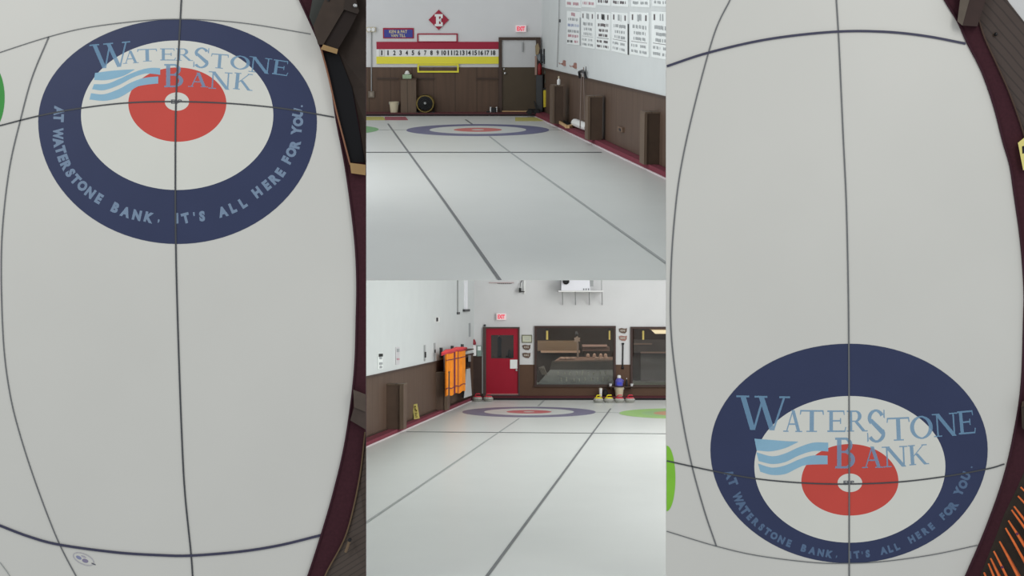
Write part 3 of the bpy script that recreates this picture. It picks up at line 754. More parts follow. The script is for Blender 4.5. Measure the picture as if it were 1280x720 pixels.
# red door
t = struct(bpy.data.objects.new('door_2', None)); COL.objects.link(t); bb = hpt(628, 492.5); t.matrix_world = Matrix.Translation(bb); BASES[t.name] = bb
mb = MB()
for a, b, c, d in ((607.6, 613.8, 410.6, 492.3), (642, 648.8, 410.6, 492.3), (613.8, 642, 410.6, 418.8), (613.8, 642, 448, 492.3)):
    q = hr(a, b, c, d, -.02, .05); mb.add(q.v, q.f)
leaf = mb.build('door_leaf', RED, t)
hr(613.8, 642, 418.8, 448, -.03, .01).build('pane', GLASS, t)
mb = MB()
for a, b, c, d in ((603.9, 607.6, 408.8, 493.6), (647.9, 649.6, 408.8, 493.6), (607.6, 647.9, 408.8, 410.6)):
    q = hr(a, b, c, d, .0, .08); mb.add(q.v, q.f)
mb.build('door_frame', mat('grey_brown_frame', (74, 62, 58), .5, noise=.08), t)
MB().lathe(hpt(606, 408.2, .04), [(.03, 0), (.035, .02), (.03, .06), (.01, .07)], 10).build('hinge_cap', GREYD, t)
MB().lathe(hpt(645.7, 462.5, .04), [(.02, 0), (.02, .03), (.035, .045), (.03, .07)], 12, 'Y').build('knob', STEEL, t)
hr(607.6, 648, 492.2, 493.4, .0, .1).build('threshold', mat('pale_threshold', (168, 120, 116), .6), t)
tag(hr(637.6, 646.9, 449.6, 460.8, .031, .005).build('paper_notice', PAPER, M=M_HOME), 'white paper notice taped low on the red door window corner', 'notice')
exit_sign(HOME, 620.6, 632.6, 391.8, 400, YH, 'lit red and white EXIT sign above the red door')
# lounge behind the windows
g0 = YH+.15
struct(MB().box(hx(596), hx(880), YH+3.6, YH+3.7, -.3, 3.3).build('wall_lounge', LOUNGE, M=M_HOME))
struct(MB().box(hx(596), hx(880), g0, YH+3.6, -.1, .35).build('floor', LOUNGE_REFL, M=M_HOME))
struct(MB().box(hx(596), hx(880), g0, YH+3.6, 2.35, 2.45).build('ceiling', mat('lounge_ceiling', (60, 44, 36), .7, noise=.1), M=M_HOME))
def win(name, W, th=.055):
    t = struct(bpy.data.objects.new(name, None)); COL.objects.link(t); bb = hpt((W[0]+W[1])/2, W[3]); t.matrix_world = Matrix.Translation(bb); BASES[t.name] = bb
    mb = MB()
    for a, b, c, d in ((W[0], W[0]+2.6, W[2], W[3]), (W[1]-2.6, W[1], W[2], W[3]), (W[0]+2.6, W[1]-2.6, W[2], W[2]+2.6), (W[0]+2.6, W[1]-2.6, W[3]-1.6, W[3])):
        q = hr(a, b, c, d, .0, .07); mb.add(q.v, q.f)
    wf_ = mb.build('window_frame', mat('window_frame_brown', (62, 44, 40), .5, noise=.06), t)
    hr(W[0]+2, W[1]-2, W[2]+2, W[3]-1, -.05, .01).build('pane', GLASS, t, sub=wf_)
    hr(W[0]-1, W[1]+1, W[3]-.2, W[3]+1.2, .0, .10).build('window_sill', TRIM, t)
win('window_1', W1); win('window_2', W2)
def lr(px0, px1, py0, py1, dy, th): # solid standing in the lounge, dy behind the glass
    Y = YH+dy; a = HOME.at(px0, py1, Y); b = HOME.at(px1, py0, Y)
    return MB().box(a.x, b.x, Y, Y+th, a.z, b.z)
t = thing('lounge_bar_counter', HOME.at(700, 441, YH+2.4), M_HOME, 'tan bar front with pale edge seen through the left window', 'counter')
lr(672, 722, 426, 438.6, 2.4, .5).build('front_panel', TAN, t)
MB().box(hx(672, YH+2.4), hx(722, YH+2.4), YH+2.5, YH+2.85, .35, HOME.at(0, 438, YH+2.4).z).build('base_panel', LOUNGE, t)
lr(676, 725, 438.6, 441, 2.3, .6).build('edge_rail', mat('pale_edge', (168, 138, 116), .6), t)
t = thing('lounge_shelf', HOME.at(745, 434, YH+2.6), M_HOME, 'pale shelf on the right inside the left window', 'shelf')
lr(728, 759, 431, 433.4, 2.4, .4).build('shelf_board', mat('pale_pink_shelf', (150, 122, 112), .6), t)
MB().box(hx(730, YH+2.5), hx(760, YH+2.5), YH+2.55, YH+2.75, .35, HOME.at(0, 438, YH+2.5).z).build('base_panel', LOUNGE, t)
lr(728, 762, 433.4, 439, 2.5, .3).build('shelf_front', mat('brown_pink', (104, 78, 68), .6, noise=.2, nscale=8), t)
for i, x in enumerate((732, 740, 748, 754)):
    c = HOME.at(x+3, 446, YH+2.05); c.z = 1.172
    o = MB().lathe(c, [(.03, 0), (.06, .03), (.05, .10), (.02, .13)], 12).build('bowl', mat('pale_ware', (170, 140, 122), .5), M=M_HOME, base=c)
    tag(o, 'small pale ware on the counter right of centre inside the left window', 'bowl', 'pale ware seen through the left window')
t = thing('lounge_counter', HOME.at(735, 458, YH+1.6), M_HOME, 'long wooden counter slanting back inside the left window', 'counter')
a = HOME.at(693, 449.5, YH+1.6)
MB().extr([HOME.at(693, 451, YH+1.5), HOME.at(766, 450, YH+1.5), HOME.at(766, 446, YH+2.2), HOME.at(700, 446, YH+2.2)], (0, 0, -.05)).build('counter_top', mat('worn_counter', (122, 96, 82), .5, noise=.2, nscale=5), t)
MB().extr([HOME.at(690, 451, YH+1.6), HOME.at(766, 451, YH+1.6), Vector((hx(766, YH+1.6), YH+1.6, .35)), Vector((hx(684, YH+1.6), YH+1.6, .35))], (0, .1, 0)).build('counter_front', mat('counter_front', (98, 84, 74), .6, noise=.15, nscale=5), t)
for i, x in enumerate((703, 709, 716, 746, 752, 758)):
    c = HOME.at(x, 447.5, YH+1.72); c.z = 1.155
    o = MB().lathe(c, [(.05, -.03), (.09, -.01), (.08, .03), (.03, .05)], 12).build('dish', MATS['pale_ware'], M=M_HOME, base=c)
    tag(o, 'small pale dish on the worn counter inside the left window', 'dish', 'dishes on the lounge counter')
LF = .35
t = thing('star_ornament', HOME.at(721.5, 440, YH+2.0), M_HOME, 'pale star ornament on a post inside the left window', 'ornament')
c = HOME.at(721.5, 424.5, YH+1.9)
star = []
for k in range(12):
    r = .125 if k % 2 == 0 else .075
    star.append(c+Vector((r*math.sin(math.pi*k/6), 0, r*math.cos(math.pi*k/6))))
MB().extr(star, (0, .04, 0)).build('star', mat('pale_star', (134, 116, 104), .6, noise=.1), t)
MB().tube([c+Vector((.02, .02, -.1)), HOME.at(722.2, 447.2, YH+1.92)], .03).build('post', MATS['pale_star'], t)
MB().lathe(c+Vector((-.02, .02, .13)), [(.02, 0), (.06, .04), (.05, .1), (.02, .13)], 10).build('dark_finial', BLACKP, t)
for i, (a, b, lb) in enumerate(((682.8, 685.2, 'thin warm vertical lamp at the left inside the left window'), (761, 763, 'thin warm vertical lamp at the right inside the left window'), (803, 805.2, 'thin warm vertical lamp inside the right window'))):
    t = thing('vertical_lamp', HOME.at((a+b)/2, 424.6, YH+1.2), M_HOME, lb, 'lamp')
    lr(a, b, 413.5, 424.6, 1.2, .04).build('lamp_tube', LAMPY, t)
    p = HOME.at((a+b)/2, 413.5, YH+1.22); MB().tube([p, (p.x, p.y, 2.36)], .012).build('cord', BLACKP, t)
t = thing('ceiling_light', HOME.at(830, 415, YH+2.2), M_HOME, 'warm rectangular ceiling light inside the right window', 'light')
MB().extr([HOME.at(814, 412.5, YH+1.6), HOME.at(860, 412.5, YH+1.6), HOME.at(860, 417.2, YH+2.6), HOME.at(819, 417.2, YH+2.6)], (0, 0, .04)).build('diffuser', LAMPW, t)
MB().extr([HOME.at(812.5, 411.8, YH+1.55), HOME.at(862, 411.8, YH+1.55), HOME.at(862, 412.5, YH+1.6), HOME.at(813, 412.5, YH+1.6)], (0, 0, .06)).build('frame', TAN, t)
t = thing('lounge_partition', HOME.at(820, 470, YH+1.8), M_HOME, 'grey brown partition with pale top edge inside the right window', 'partition')
lr(801, 870, 441.5, 476.5, 1.8, .08).build('panel', mat('grey_brown_panel', (92, 82, 76), .7, noise=.15, nscale=3), t)
lr(801, 870, 440, 441.5, 1.75, .14).build('top_edge', mat('pale_top', (150, 122, 108), .6), t)
t = thing('lounge_back_panel', HOME.at(820, 440, YH+2.8), M_HOME, 'grey panel on the far wall inside the right window', 'panel')
lr(792, 870, 424.5, 441, 3.52, .08).build('panel', mat('grey_back_panel', (88, 80, 76), .7, noise=.12, nscale=3), t)
lr(792, 815, 429, 431, 3.46, .06).build('rail', mat('pale_rail', (130, 110, 98), .6), t)
t = thing('rink_reflection', HOME.at(720, 478, YH+1.0), M_HOME, 'broad grey surface standing for the rink reflected in the left window', 'reflection')  # added grey surface imitates the rink reflected in the window glass
MB().extr([HOME.at(672, 479.5, YH+.35), HOME.at(766, 479.5, YH+.35), HOME.at(766, 462, YH+1.5), HOME.at(688, 462, YH+1.5)], (0, 0, -.05)).build('reflection_top', LOUNGE_REFL, t)
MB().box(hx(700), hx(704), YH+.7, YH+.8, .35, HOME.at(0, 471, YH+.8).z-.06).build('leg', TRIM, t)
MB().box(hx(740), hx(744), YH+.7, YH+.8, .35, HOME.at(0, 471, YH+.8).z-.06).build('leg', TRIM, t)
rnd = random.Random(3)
for i in range(18):  # small pegs imitate the bright dots of that reflection
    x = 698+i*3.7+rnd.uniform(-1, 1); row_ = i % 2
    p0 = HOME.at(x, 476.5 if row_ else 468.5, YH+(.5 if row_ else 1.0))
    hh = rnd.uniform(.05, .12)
    o = MB().lathe(p0, [(.018, 0), (.02, hh), (.012, hh+.02)], 8).build('reflection_dot', mat('reflection_dot_grey', (168, 164, 150), .3), M=M_HOME, base=p0)
    tag(o, 'small pale peg standing for a bright dot of the rink reflected in the left window', 'glass', 'pegs for reflected dots behind the left window')
t = thing('draped_cloth', HOME.at(678, 470, YH+.6), M_HOME, 'pale folded cloth draped at the lower left inside the left window', 'cloth')
MB().extr([HOME.at(673, 459.5, YH+.6), HOME.at(680, 457, YH+.6), HOME.at(684.5, 469, YH+.6), HOME.at(677, 468, YH+.6)], (0, .04, 0)).build('cloth', mat('pale_cloth', (150, 136, 124), .8, noise=.1), t)
for k in range(3):
    MB().tube([HOME.at(674.5+2.3*k, 460, YH+.58), HOME.at(678+2.3*k, 468, YH+.58)], .012).build('fold', TAN, t)
# small things inside the door glass
t = thing('hanging_coat', HOME.at(624, 448, YH+.9), M_HOME, 'dark coat hanging behind the glass of the red door', 'coat')
MB().extr([HOME.at(621, 449, YH+.9), HOME.at(627, 449, YH+.9), HOME.at(626.5, 428, YH+.9), HOME.at(628, 424, YH+.9), HOME.at(624, 420, YH+.9), HOME.at(621, 424, YH+.9), HOME.at(622.5, 432, YH+.9)], (0, .15, 0)).build('coat_body', BLACKP, t)
p = HOME.at(624, 419, YH+.97); MB().tube([p, (p.x, p.y, .35)], .03).build('stand_pole', BROWNRED, t)
t = thing('lounge_plant', HOME.at(636, 448, YH+.8), M_HOME, 'dark bushy shape low behind the red door glass', 'plant')
mb = MB()
for i in range(16):
    c = HOME.at(632+rnd.uniform(0, 9), 448, YH+.8); mb.tube([c, c+Vector((rnd.uniform(-.06, .06), .02, rnd.uniform(.1, .3)))], [.03, .008], 5)
mb.build('foliage', mat('dark_foliage', (34, 36, 34), .8), t)
c = HOME.at(636.5, 448, YH+.83); MB().lathe((c.x, c.y, .35), [(.12, 0), (.12, .4), (.14, c.z-.33)], 14).build('planter', BLACKP, t)

# certificate and plaques
t = thing('framed_certificate', hpt(658.7, 428.3), M_HOME, 'small framed certificate right of the red door', 'frame')
mb = MB()
for a, b, c, d in ((652.4, 665, 418.6, 419.6), (652.4, 665, 427.4, 428.4), (652.4, 653.2, 419.6, 427.4), (664.2, 665, 419.6, 427.4)):
    q = hr(a, b, c, d, 0, .03); mb.add(q.v, q.f)
mb.build('frame', mat('dull_green_frame', (104, 104, 84), .6), t)
hr(653.2, 664.2, 419.6, 427.4, 0, .015).build('paper', mat('certificate_paper', (196, 198, 176), .6), t)
mb = MB()
for k, yy in enumerate((421.3, 423, 424.6)):
    q = hr(655+k*.4, 662.5-k*.4, yy, yy+.5, .015, .003); mb.add(q.v, q.f)
mb.build('printing', INKG, t)
for (x, y, lb) in ((658.2, 434.2, 'dark lettered wooden plaque directly under the framed certificate'), (658.2, 444.2, 'reddish lettered wooden plaque below the dark one beside the red door'), (778.7, 413.4, 'upper dark lettered plaque between the two windows'), (778.7, 422.8, 'lower reddish lettered plaque between the two windows')):
    t = thing('wooden_plaque', hpt(x, y+3.5), M_HOME, lb, 'plaque')
    O_ = [(-5, -2.6), (-2, -3.4), (2.4, -2.6), (5, -3.2), (4.6, 1.2), (2.6, 3.4), (-1.6, 2.8), (-4.4, 1.2)]
    dark = 'dark' in lb
    MB().extr([hpt(x+a, y+b) for a, b in reversed(O_)], (0, -.03, 0)).build('board', mat('plaque_dark', (96, 76, 66), .6, noise=.1) if dark else BROWNRED, t)
    mb = MB()
    for k in range(4):
        ang = k
        q = hr(x-3.2+k*1.6, x-2.3+k*1.6, y-1.4, y+.9+.3*(k % 2), .03, .01); mb.add(q.v, q.f)
    q = hr(x-2.8, x+2.8, y-.5, y, .031, .01); mb.add(q.v, q.f)
    mb.build('raised_letters', mat('plaque_pale', (176, 168, 158), .6), t)
# black broom between windows
t = thing('curling_broom', hpt(778.6, 460.5), M_HOME, 'slim black broom hanging between the two windows', 'broom')
MB().tube([hpt(778.8, 430, .04), hpt(778.3, 459, .04)], .02).build('shaft', BLACKP, t)
MB().lathe(hpt(778.8, 431, .04), [(.02, 0), (.045, .03), (.03, .06)], 10).build('grip_knob', BLACKP, t)
MB().lathe(hpt(778.3, 461.3, .04), [(.03, 0), (.045, .03), (.025, .08)], 10).build('broom_head', BLACKP, t)
# shelf under windows with jug, bottle, cups
t = thing('small_shelf', hpt(775.6, 484), M_HOME, 'narrow dark shelf spanning between the two windows', 'shelf')
MB().box(hx(760), hx(792), YH-.34, YH-.1, hz(483.4), hz(482.2)).build('board', TRIM, t)
MB().box(hx(763), hx(764), YH-.3, YH-.02, hz(485.5), hz(483.4)).build('bracket', TRIM, t)
MB().box(hx(788), hx(789), YH-.3, YH-.02, hz(485.5), hz(483.4)).build('bracket', TRIM, t)
zs = hz(482.2)
c = Vector((hx(773.2), YH-.22, zs))
t = thing('cleaner_jug', c, M_HOME, 'purple jug with a white cap on the small shelf', 'jug')
MB().lathe(c, [(.10, 0), (.12, .02), (.12, .17), (.08, .23), (.05, .25)], 20).build('jug_body', PURPLEJ, t, smooth=False); jb_ = COL.objects[-1]
MB().lathe(c+V(.25), [(.055, 0), (.06, .04), (.05, .08), (.03, .09)], 14).build('cap', WHITE, t, sub=jb_)
MB().box(c.x-.07, c.x+.07, c.y-.125, c.y-.11, c.z+.05, c.z+.13).build('jug_label', mat('jug_label_blue', (60, 70, 190), .5), t)
MB().tube([c+Vector((.09, 0, .2)), c+Vector((.14, 0, .17)), c+Vector((.12, 0, .1))], .015).build('handle', PURPLEJ, t)
c = Vector((hx(782.7), YH-.2, zs))
t = thing('spray_bottle', c, M_HOME, 'dark slim bottle beside the purple jug', 'bottle')
MB().lathe(c, [(.03, 0), (.035, .01), (.035, .14), (.012, .19), (.012, .22)], 12).build('bottle_body', BLACKP, t)
MB().lathe(c+V(.22), [(.015, 0), (.015, .025)], 8).build('cap', WHITE, t)
for x, lb in ((762.5, 'small white cup at the left end of the small shelf'), (789, 'small white cup at the right end of the small shelf')):
    c = Vector((hx(x), YH-.2, zs))
    t = thing('cup', c, M_HOME, lb, 'cup')
    MB().lathe(c, [(.035, 0), (.05, .07), (.055, .075), (.045, .075), (.03, .02)], 14).build('cup_body', WHITE, t)
    MB().lathe(c+V(.02), [(.038, 0), (.044, .02)], 14).build('band', INKB, t)
bucket(HOME, 774, 12.2, 484.2, .09, YH-.3, 'cream plastic bucket under the small shelf behind the red stones')
# curling stones
def stone(px, py, capm, label, group, s_=1.02, Y=None):
    c = HOME.floor(px, py, 0.0) if Y is None else Vector((hx(px, Y), Y, 0))
    t = thing('curling_stone', c, M_HOME, label, 'curling stone', group)
    r = .150*s_; h = .13*s_
    MB().lathe(c, [(.07*s_, 0), (.11*s_, .008), (r*.95, .03), (r, .05), (r, .075), (r*.95, .10), (.11*s_, h), (.05*s_, h+.002)], 28).build('granite_body', GRANITE, t, smooth=True)
    MB().lathe(c+V(.053), [(r*1.005, 0), (r*1.012, .008), (r*1.005, .016)], 28).build('striking_band', mat('dark_granite_band', (84, 86, 84), .6, noise=.15, nscale=40), t)
    MB().lathe(c+V(h), [(.115*s_, -.008), (.118*s_, .008), (.09*s_, .024), (.02, .03)], 24).build('cap', capm, t); cap_ = bpy.context.scene.collection.objects[-1]
    MB().tube([c+Vector((-.055, 0, h+.025)), c+Vector((-.055, 0, h+.065)), c+Vector((-.03, 0, h+.085)), c+Vector((.06, 0, h+.088)), c+Vector((.085, 0, h+.08))], [.018, .017, .017, .016, .013], 8).build('handle', capm, t, smooth=True, sub=cap_)
G2 = 'yellow handled stones under the left window'; G3 = 'red handled stones under the small shelf'; G4 = 'red handled stones beside the red door'
stone(748, 503.2, YSTONE, 'yellow-capped curling stone on the left of its pair, under the left window', G2)
stone(761, 503.2, YSTONE, 'yellow-capped curling stone on the right of its pair, next to the red ones', G2)
stone(774.2, 503.2, REDP, 'red-capped curling stone directly in front of the cream bucket', G3)
stone(787.4, 503.2, REDP, 'red-capped curling stone to the right of the bucket', G3)
stone(596.6, 501.4, REDP, 'red-capped curling stone in the corner, left of its pair', G4)
stone(610.2, 501.4, REDP, 'red-capped curling stone at the foot of the red door', G4)
c = Vector((hx(750), YH-.35, .09))
t = thing('cup', c, M_HOME, 'tall white cup on the ledge behind the yellow stones', 'cup')
MB().lathe(c, [(.04, 0), (.05, .24), (.055, .25), (.045, .25), (.035, .02)], 14).build('cup_body', WHITE, t)
MB().lathe(c+V(.25), [(.053, 0), (.03, .012)], 14).build('lid', CREAM, t)
c = Vector((hx(755.5), YH-.3, .09))
t = thing('bag', c, M_HOME, 'black bag on the ledge beside the tall white cup', 'bag')
MB().lathe(c, [(.09, 0), (.11, .06), (.08, .16), (.05, .21)], 10).build('bag_body', BLACK, t, smooth=True)
MB().tube([c+Vector((-.04, 0, .2)), c+Vector((0, 0, .26)), c+Vector((.05, 0, .2))], .01).build('strap', BLACKP, t)

# heater on a shelf
t = thing('wall_shelf', hpt(726, 365), M_HOME, 'white wire shelf with thin legs high above the left window', 'shelf')
MB().box(hx(698, 48.7), hx(753.8, 48.7), 48.45, YH, hz(364.9, 48.6), hz(363.2, 48.6)).build('shelf_board', WHITE, t)
for x in (703, 719, 736.5, 752.5):
    MB().tube([hpt(x, 364, .45), hpt(x+.3, 381, .05)], .013).build('brace', GREY, t)
for x in (700.5, 752):
    MB().tube([hpt(x, 364, .5), hpt(x, 345, .5)], .012).build('upright', GREY, t)
c = Vector((hx(721), 48.8, hz(363)))
t = thing('projector', c, M_HOME, 'white boxy projector on the high shelf, dark nose at left', 'projector')
MB().hexa([(hx(701.5, 48.6), 48.45, c.z), (hx(737.5, 48.6), 48.45, c.z), (hx(737.5, 48.6), 49.1, c.z), (hx(701.5, 48.6), 49.1, c.z)], [(hx(702.5, 48.6), 48.45, c.z+.42), (hx(736.8, 48.6), 48.45, c.z+.42), (hx(736.8, 48.6), 49.1, c.z+.42), (hx(702.5, 48.6), 49.1, c.z+.42)]).build('housing', mat('projector_white', (226, 226, 232), .4), t)
MB().lathe(Vector((hx(706.5), 48.45, c.z+.28)), [(.10, -.02), (.10, .05), (.075, .06), (.06, .02)], 18, 'Y').build('lens', BLACKP, t)
MB().box(hx(737.5, 48.6), hx(741.5, 48.6), 48.5, 49, c.z+.12, c.z+.34).build('side_vent', GREY, t)
for x in (729, 732, 735):
    MB().box(hx(x, 48.6), hx(x+.9, 48.6), 48.43, 48.46, c.z+.01, c.z+.06).build('foot', GREYD, t)
# hanging camera
t = thing('security_camera', hpt(655.5, 367), M_HOME, 'small black camera on a white drop pole above the red door', 'camera')
hr(654.6, 657, 345, 367, .0, .05).build('drop_pole', WHITE, t)
MB().box(hx(648.6), hx(651.6), YH-.2, YH-.05, hz(365.6), hz(360)).build('camera_body', BLACKP, t)
MB().tube([hpt(651.5, 364.4, .1), hpt(655.5, 364.7, .05)], .014).build('arm', BLACKP, t)
MB().tube([hpt(650, 360, .1), hpt(650.5, 354, .05), hpt(654, 348, .03)], .01).build('cable', GREYD, t)
t = thing('wall_strip', hpt(627, 355), M_HOME, 'thin pale pink strip high on the wall above the red door', 'strip')
hr(611, 642.5, 352.8, 354.0, 0, .04).build('strip', mat('pinkish_strip', (176, 158, 158), .6), t)
for k in range(8): hr(622+2.3*k, 623.2+2.3*k, 353.9, 354.8, .0, .03).build('clip', GREYD, t)

# ---- left wall furniture (home)
def hbox(px_l, px_m, px_r, pbot, ptop, label):
    """broad side px_l..px_m faces the ice, narrow end px_m..px_r"""
    r_ = HOME.floor(px_r, pbot, .10)
    l_ = HOME.at(px_l, pbot, r_.y); l_.z = .10
    v = -dH*.38
    h = HOME.at(px_r, ptop, r_.y).z
    t = postbox(HOME, [l_, r_, r_+v, l_+v], h, label, 'brown boxed posts on the left wall, lower view', CABL, CAB, .10)
    # lighter edge board
    m_ = HOME.at(px_m, pbot, r_.y-.02); m_.z = .10
    MB().box(m_.x, r_.x+.01, r_.y-.03, r_.y, .10, h-.03).build('edge_board', CAB, t)
hbox(482.6, 499.5, 504, 536.5, 480, 'brown boxed post nearest the viewer on the left wall, lower middle view')
hbox(543.3, 555.5, 559, 512.5, 465, 'brown boxed post in front of the orange cloth')
tt = HOME.at(545.3, 465, 44.4)
t = thing('ornament', tt, M_HOME, 'small pale object on top of the boxed post by the orange cloth', 'ornament')
tt = BASES[t.name]; MB().lathe(tt-V(.0), [(.03, 0), (.035, .03), (.012, .06), (.01, .09)], 10).build('body', CREAM, t)
# leaning yellow sign
t = thing('yellow_sign', h0(520, 523, .10), M_HOME, 'yellow sign leaning against the left wainscot between the posts', 'sign')
ys = h0(521, 523.8, .10).y
A = [HOME.at(517.5, 524.3, ys), HOME.at(524.4, 523, ys), HOME.at(521.3, 504.8, ys+.12), HOME.at(515.6, 506, ys+.12)]
MB().extr(A, (0, .06, 0)).build('board', mat('sign_yellow', (206, 192, 112), .6, noise=.04), t)
mb = MB()
def inA(u, v):
    return A[0].lerp(A[1], u).lerp(A[3].lerp(A[2], u), v)+Vector((0, -.012, 0))
for (u0, u1, v0, v1) in ((.3, .7, .78, .9), (.35, .6, .6, .74), (.5, .8, .5, .62), (.3, .75, .36, .42), (.3, .6, .24, .3), (.35, .7, .12, .17)):
    mb.extr([inA(u0, v0), inA(u1, v0), inA(u1, v1), inA(u0, v1)], (0, .005, 0))
mb.build('printing', mat('sign_print', (110, 96, 48), .6), t)
mb = MB(); mb.extr([inA(-.14, .0), inA(0, 0), inA(0, 1), inA(-.14, .95)], (0, .07, 0)); mb.build('dark_edge', BLACK, t)
# wall items
def wi(name, px0, px1, py0, py1, m, label, cat, th=.03, extra=None):
    t = thing(name, hp((px0+px1)/2, py1), M_HOME, label, cat)
    sl = (py1-py0)*.0
    MB().extr([hp(px0, py1), hp(px1, py1-.3), hp(px1, py0-.3), hp(px0, py0)], nH*th).build('plate', m, t)
    if extra:
        for (a, b, c, d, mm, nm) in extra:
            MB().extr([hp(a, d), hp(b, d-.2), hp(b, c-.2), hp(a, c)], nH*(th+.015)).build(nm, mm, t)
    return t
wi('wall_tag', 471.5, 477.5, 441.5, 461.5, PAPER, 'paper tag with a black square on the left wall nearest the viewer', 'tag', .02, [(472.3, 476.9, 442.2, 445.8, INK, 'black_square'), (473.3, 475.9, 445.8, 449, INKG, 'picture'), (473, 476.5, 453, 456, INKG, 'printing'), (473.4, 476, 457.5, 460.5, INKG, 'printing')])
wi('wall_tag', 494, 498.5, 434, 456, mat('faint_tag', (196, 194, 196), .6), 'faint pale paper tag second along the left wall', 'tag', .02, [(495, 497.6, 436, 440, INKG, 'printing'), (495, 497.8, 448, 450, INKR, 'printing')])
wi('wall_hanger', 529.6, 531.2, 431.5, 451.5, mat('hanger_pale', (160, 162, 162), .6), 'slim dark hanger third along the left wall', 'hanger', .02, [(529.8, 531.2, 440, 447, INK, 'clip')])
wi('wall_hanger', 542, 543.6, 428.8, 451.5, MATS['hanger_pale'], 'slim grey hanger just left of the coat rack', 'hanger', .02, [(542.2, 543.2, 437, 441, INK, 'clip')])
wi('light_switch', 543.8, 548.2, 396.5, 403, WHITE, 'white switch plate with a black switch high on the left wall', 'switch', .03, [(544, 545.7, 397.2, 401.8, INK, 'toggle')])
wi('conduit_pipe', 571.3, 572.2, 340, 392, GREY, 'thin dark pipe beside the white duct near the left corner', 'pipe', .02, [(570.9, 573.6, 390.3, 393, GREYD, 'end_fitting')])
wi('white_duct', 580.0, 582.6, 338, 388, mat('bright_duct', (236, 236, 240), .4), 'bright white vertical duct near the left corner', 'duct', .05, [(578.4, 585, 386.6, 389.5, GREYD, 'duct_bracket')])
wi('grey_strip', 585.8, 587.2, 404, 421, INKG, 'short grey strip on the wall above the corner extinguisher', 'strip')
# coat rack with orange cloth
def hq(px, py, off): return HOME.plane(px, py, cA+nH*off, nH)
t = thing('coat_rack', hq(568, 441, 0), M_HOME, 'dark coat rack on the left wall holding red cloth and orange pinnies', 'rack')
for x, y0, y1 in ((550.3, 434.5, 447), (564.2, 432.2, 440), (576.8, 430.2, 438)):
    MB().extr([hq(x-.9, y1, 0), hq(x+.9, y1, 0), hq(x+.9, y0, 0), hq(x-.9, y0, 0)], nH*.05).build('bracket', GREYD, t)
MB().extr([hq(550, 443.5, 0), hq(584, 437, 0), hq(584, 435.6, 0), hq(550, 441.5, 0)], nH*.2).build('rail', CABS, t)
t = thing('red_cloth', hq(568, 440, .15), M_HOME, 'crumpled red cloth lying along the top of the coat rack', 'cloth')
pts = [hq(552, 441.5, .28), hq(558, 438.9, .3), hq(564, 438.0, .3), hq(570, 435.8, .3), hq(577, 435.4, .3), hq(583.5, 434.9, .28)]
MB().tube(pts, [.02, .05, .04, .05, .045, .02], 9).build('cloth_roll', PINKCL, t, smooth=True)
pts = [p+Vector((.0, -.05, -.05)) for p in pts]
MB().tube(pts, [.02, .03, .035, .03, .035, .015], 7).build('cloth_fold', REDP, t, smooth=True)
t = thing('orange_pinnies', hq(570, 495, .1), M_HOME, 'long bright orange cloth hanging in folds from the coat rack', 'cloth')
N = 34
def ocl(u, v, off=0):  # u along, v down
    px = 557.8+(581.7-557.8)*u; top = 441.5-4.6*u
    bot = 495.6-7.0*u-1.0*math.sin(u*16)
    return hq(px, top+(bot-top)*v, .30+.022*math.sin(u*24+.6*v)+off)
A = []
rows_ = 10
vs = [ocl(i/N, j/rows_) for j in range(rows_+1) for i in range(N+1)]
fs = [(j*(N+1)+i, j*(N+1)+i+1, (j+1)*(N+1)+i+1, (j+1)*(N+1)+i) for j in range(rows_) for i in range(N)]
n_ = len(vs)
vb = [v_-nH*.03 for v_ in vs]; fb = [tuple(k+n_ for k in reversed(f)) for f in fs]
MB().add(vs+vb, fs+fb).build('cloth_panel', ORANGE, t, smooth=True)
for v0 in (.17, .83):
    mb = MB(); mb.tube([ocl(i/N, v0, .012) for i in range(N+1)], .012, 5); mb.build('purple_band', PURPLE, t)
for u0 in (.41, .46, .62):
    mb = MB(); mb.tube([ocl(u0, j/rows_, .01) for j in range(rows_+1)], .012 if u0 != .41 else .02, 5); mb.build('dark_seam', PURPLE, t)
t = thing('white_pole', hq(555.5, 462, .1), M_HOME, 'pale upright pole at the left end of the orange cloth', 'pole')
MB().tube([hq(555.6, 466, .12), hq(555.4, 443, .12)], .022).build('shaft', mat('pale_violet_pole', (198, 190, 204), .5), t)
t = thing('white_board', hq(583, 498, .1), M_HOME, 'pale narrow board leaning in the left corner beside the orange cloth', 'board')
MB().extr([hq(578.8, 497.6, .22), hq(588.6, 494.2, .22), hq(586.4, 460.4, .06), hq(582.3, 461.4, .06)], nH*.03).build('board', mat('pale_board', (178, 180, 180), .6, noise=.03), t)
MB().extr([hq(577.6, 497.6, .2), hq(578.8, 497.4, .2), hq(579.4, 487, .16), hq(577.8, 487.4, .16)], nH*.04).build('edge', BLACK, t)
t = thing('black_strap', hq(584.5, 459, .1), M_HOME, 'black strap hanging just above the pale board', 'strap')
MB().extr([hq(583.2, 459, .1), hq(587, 459, .1), hq(587, 446, .1), hq(583.2, 446.5, .1)], nH*.03).build('strap', BLACK, t)
MB().extr([hq(585.2, 452, .16), hq(587.4, 452, .16), hq(587.4, 444, .16), hq(585.2, 444.2, .16)], nH*.03).build('clip', GREY, t)
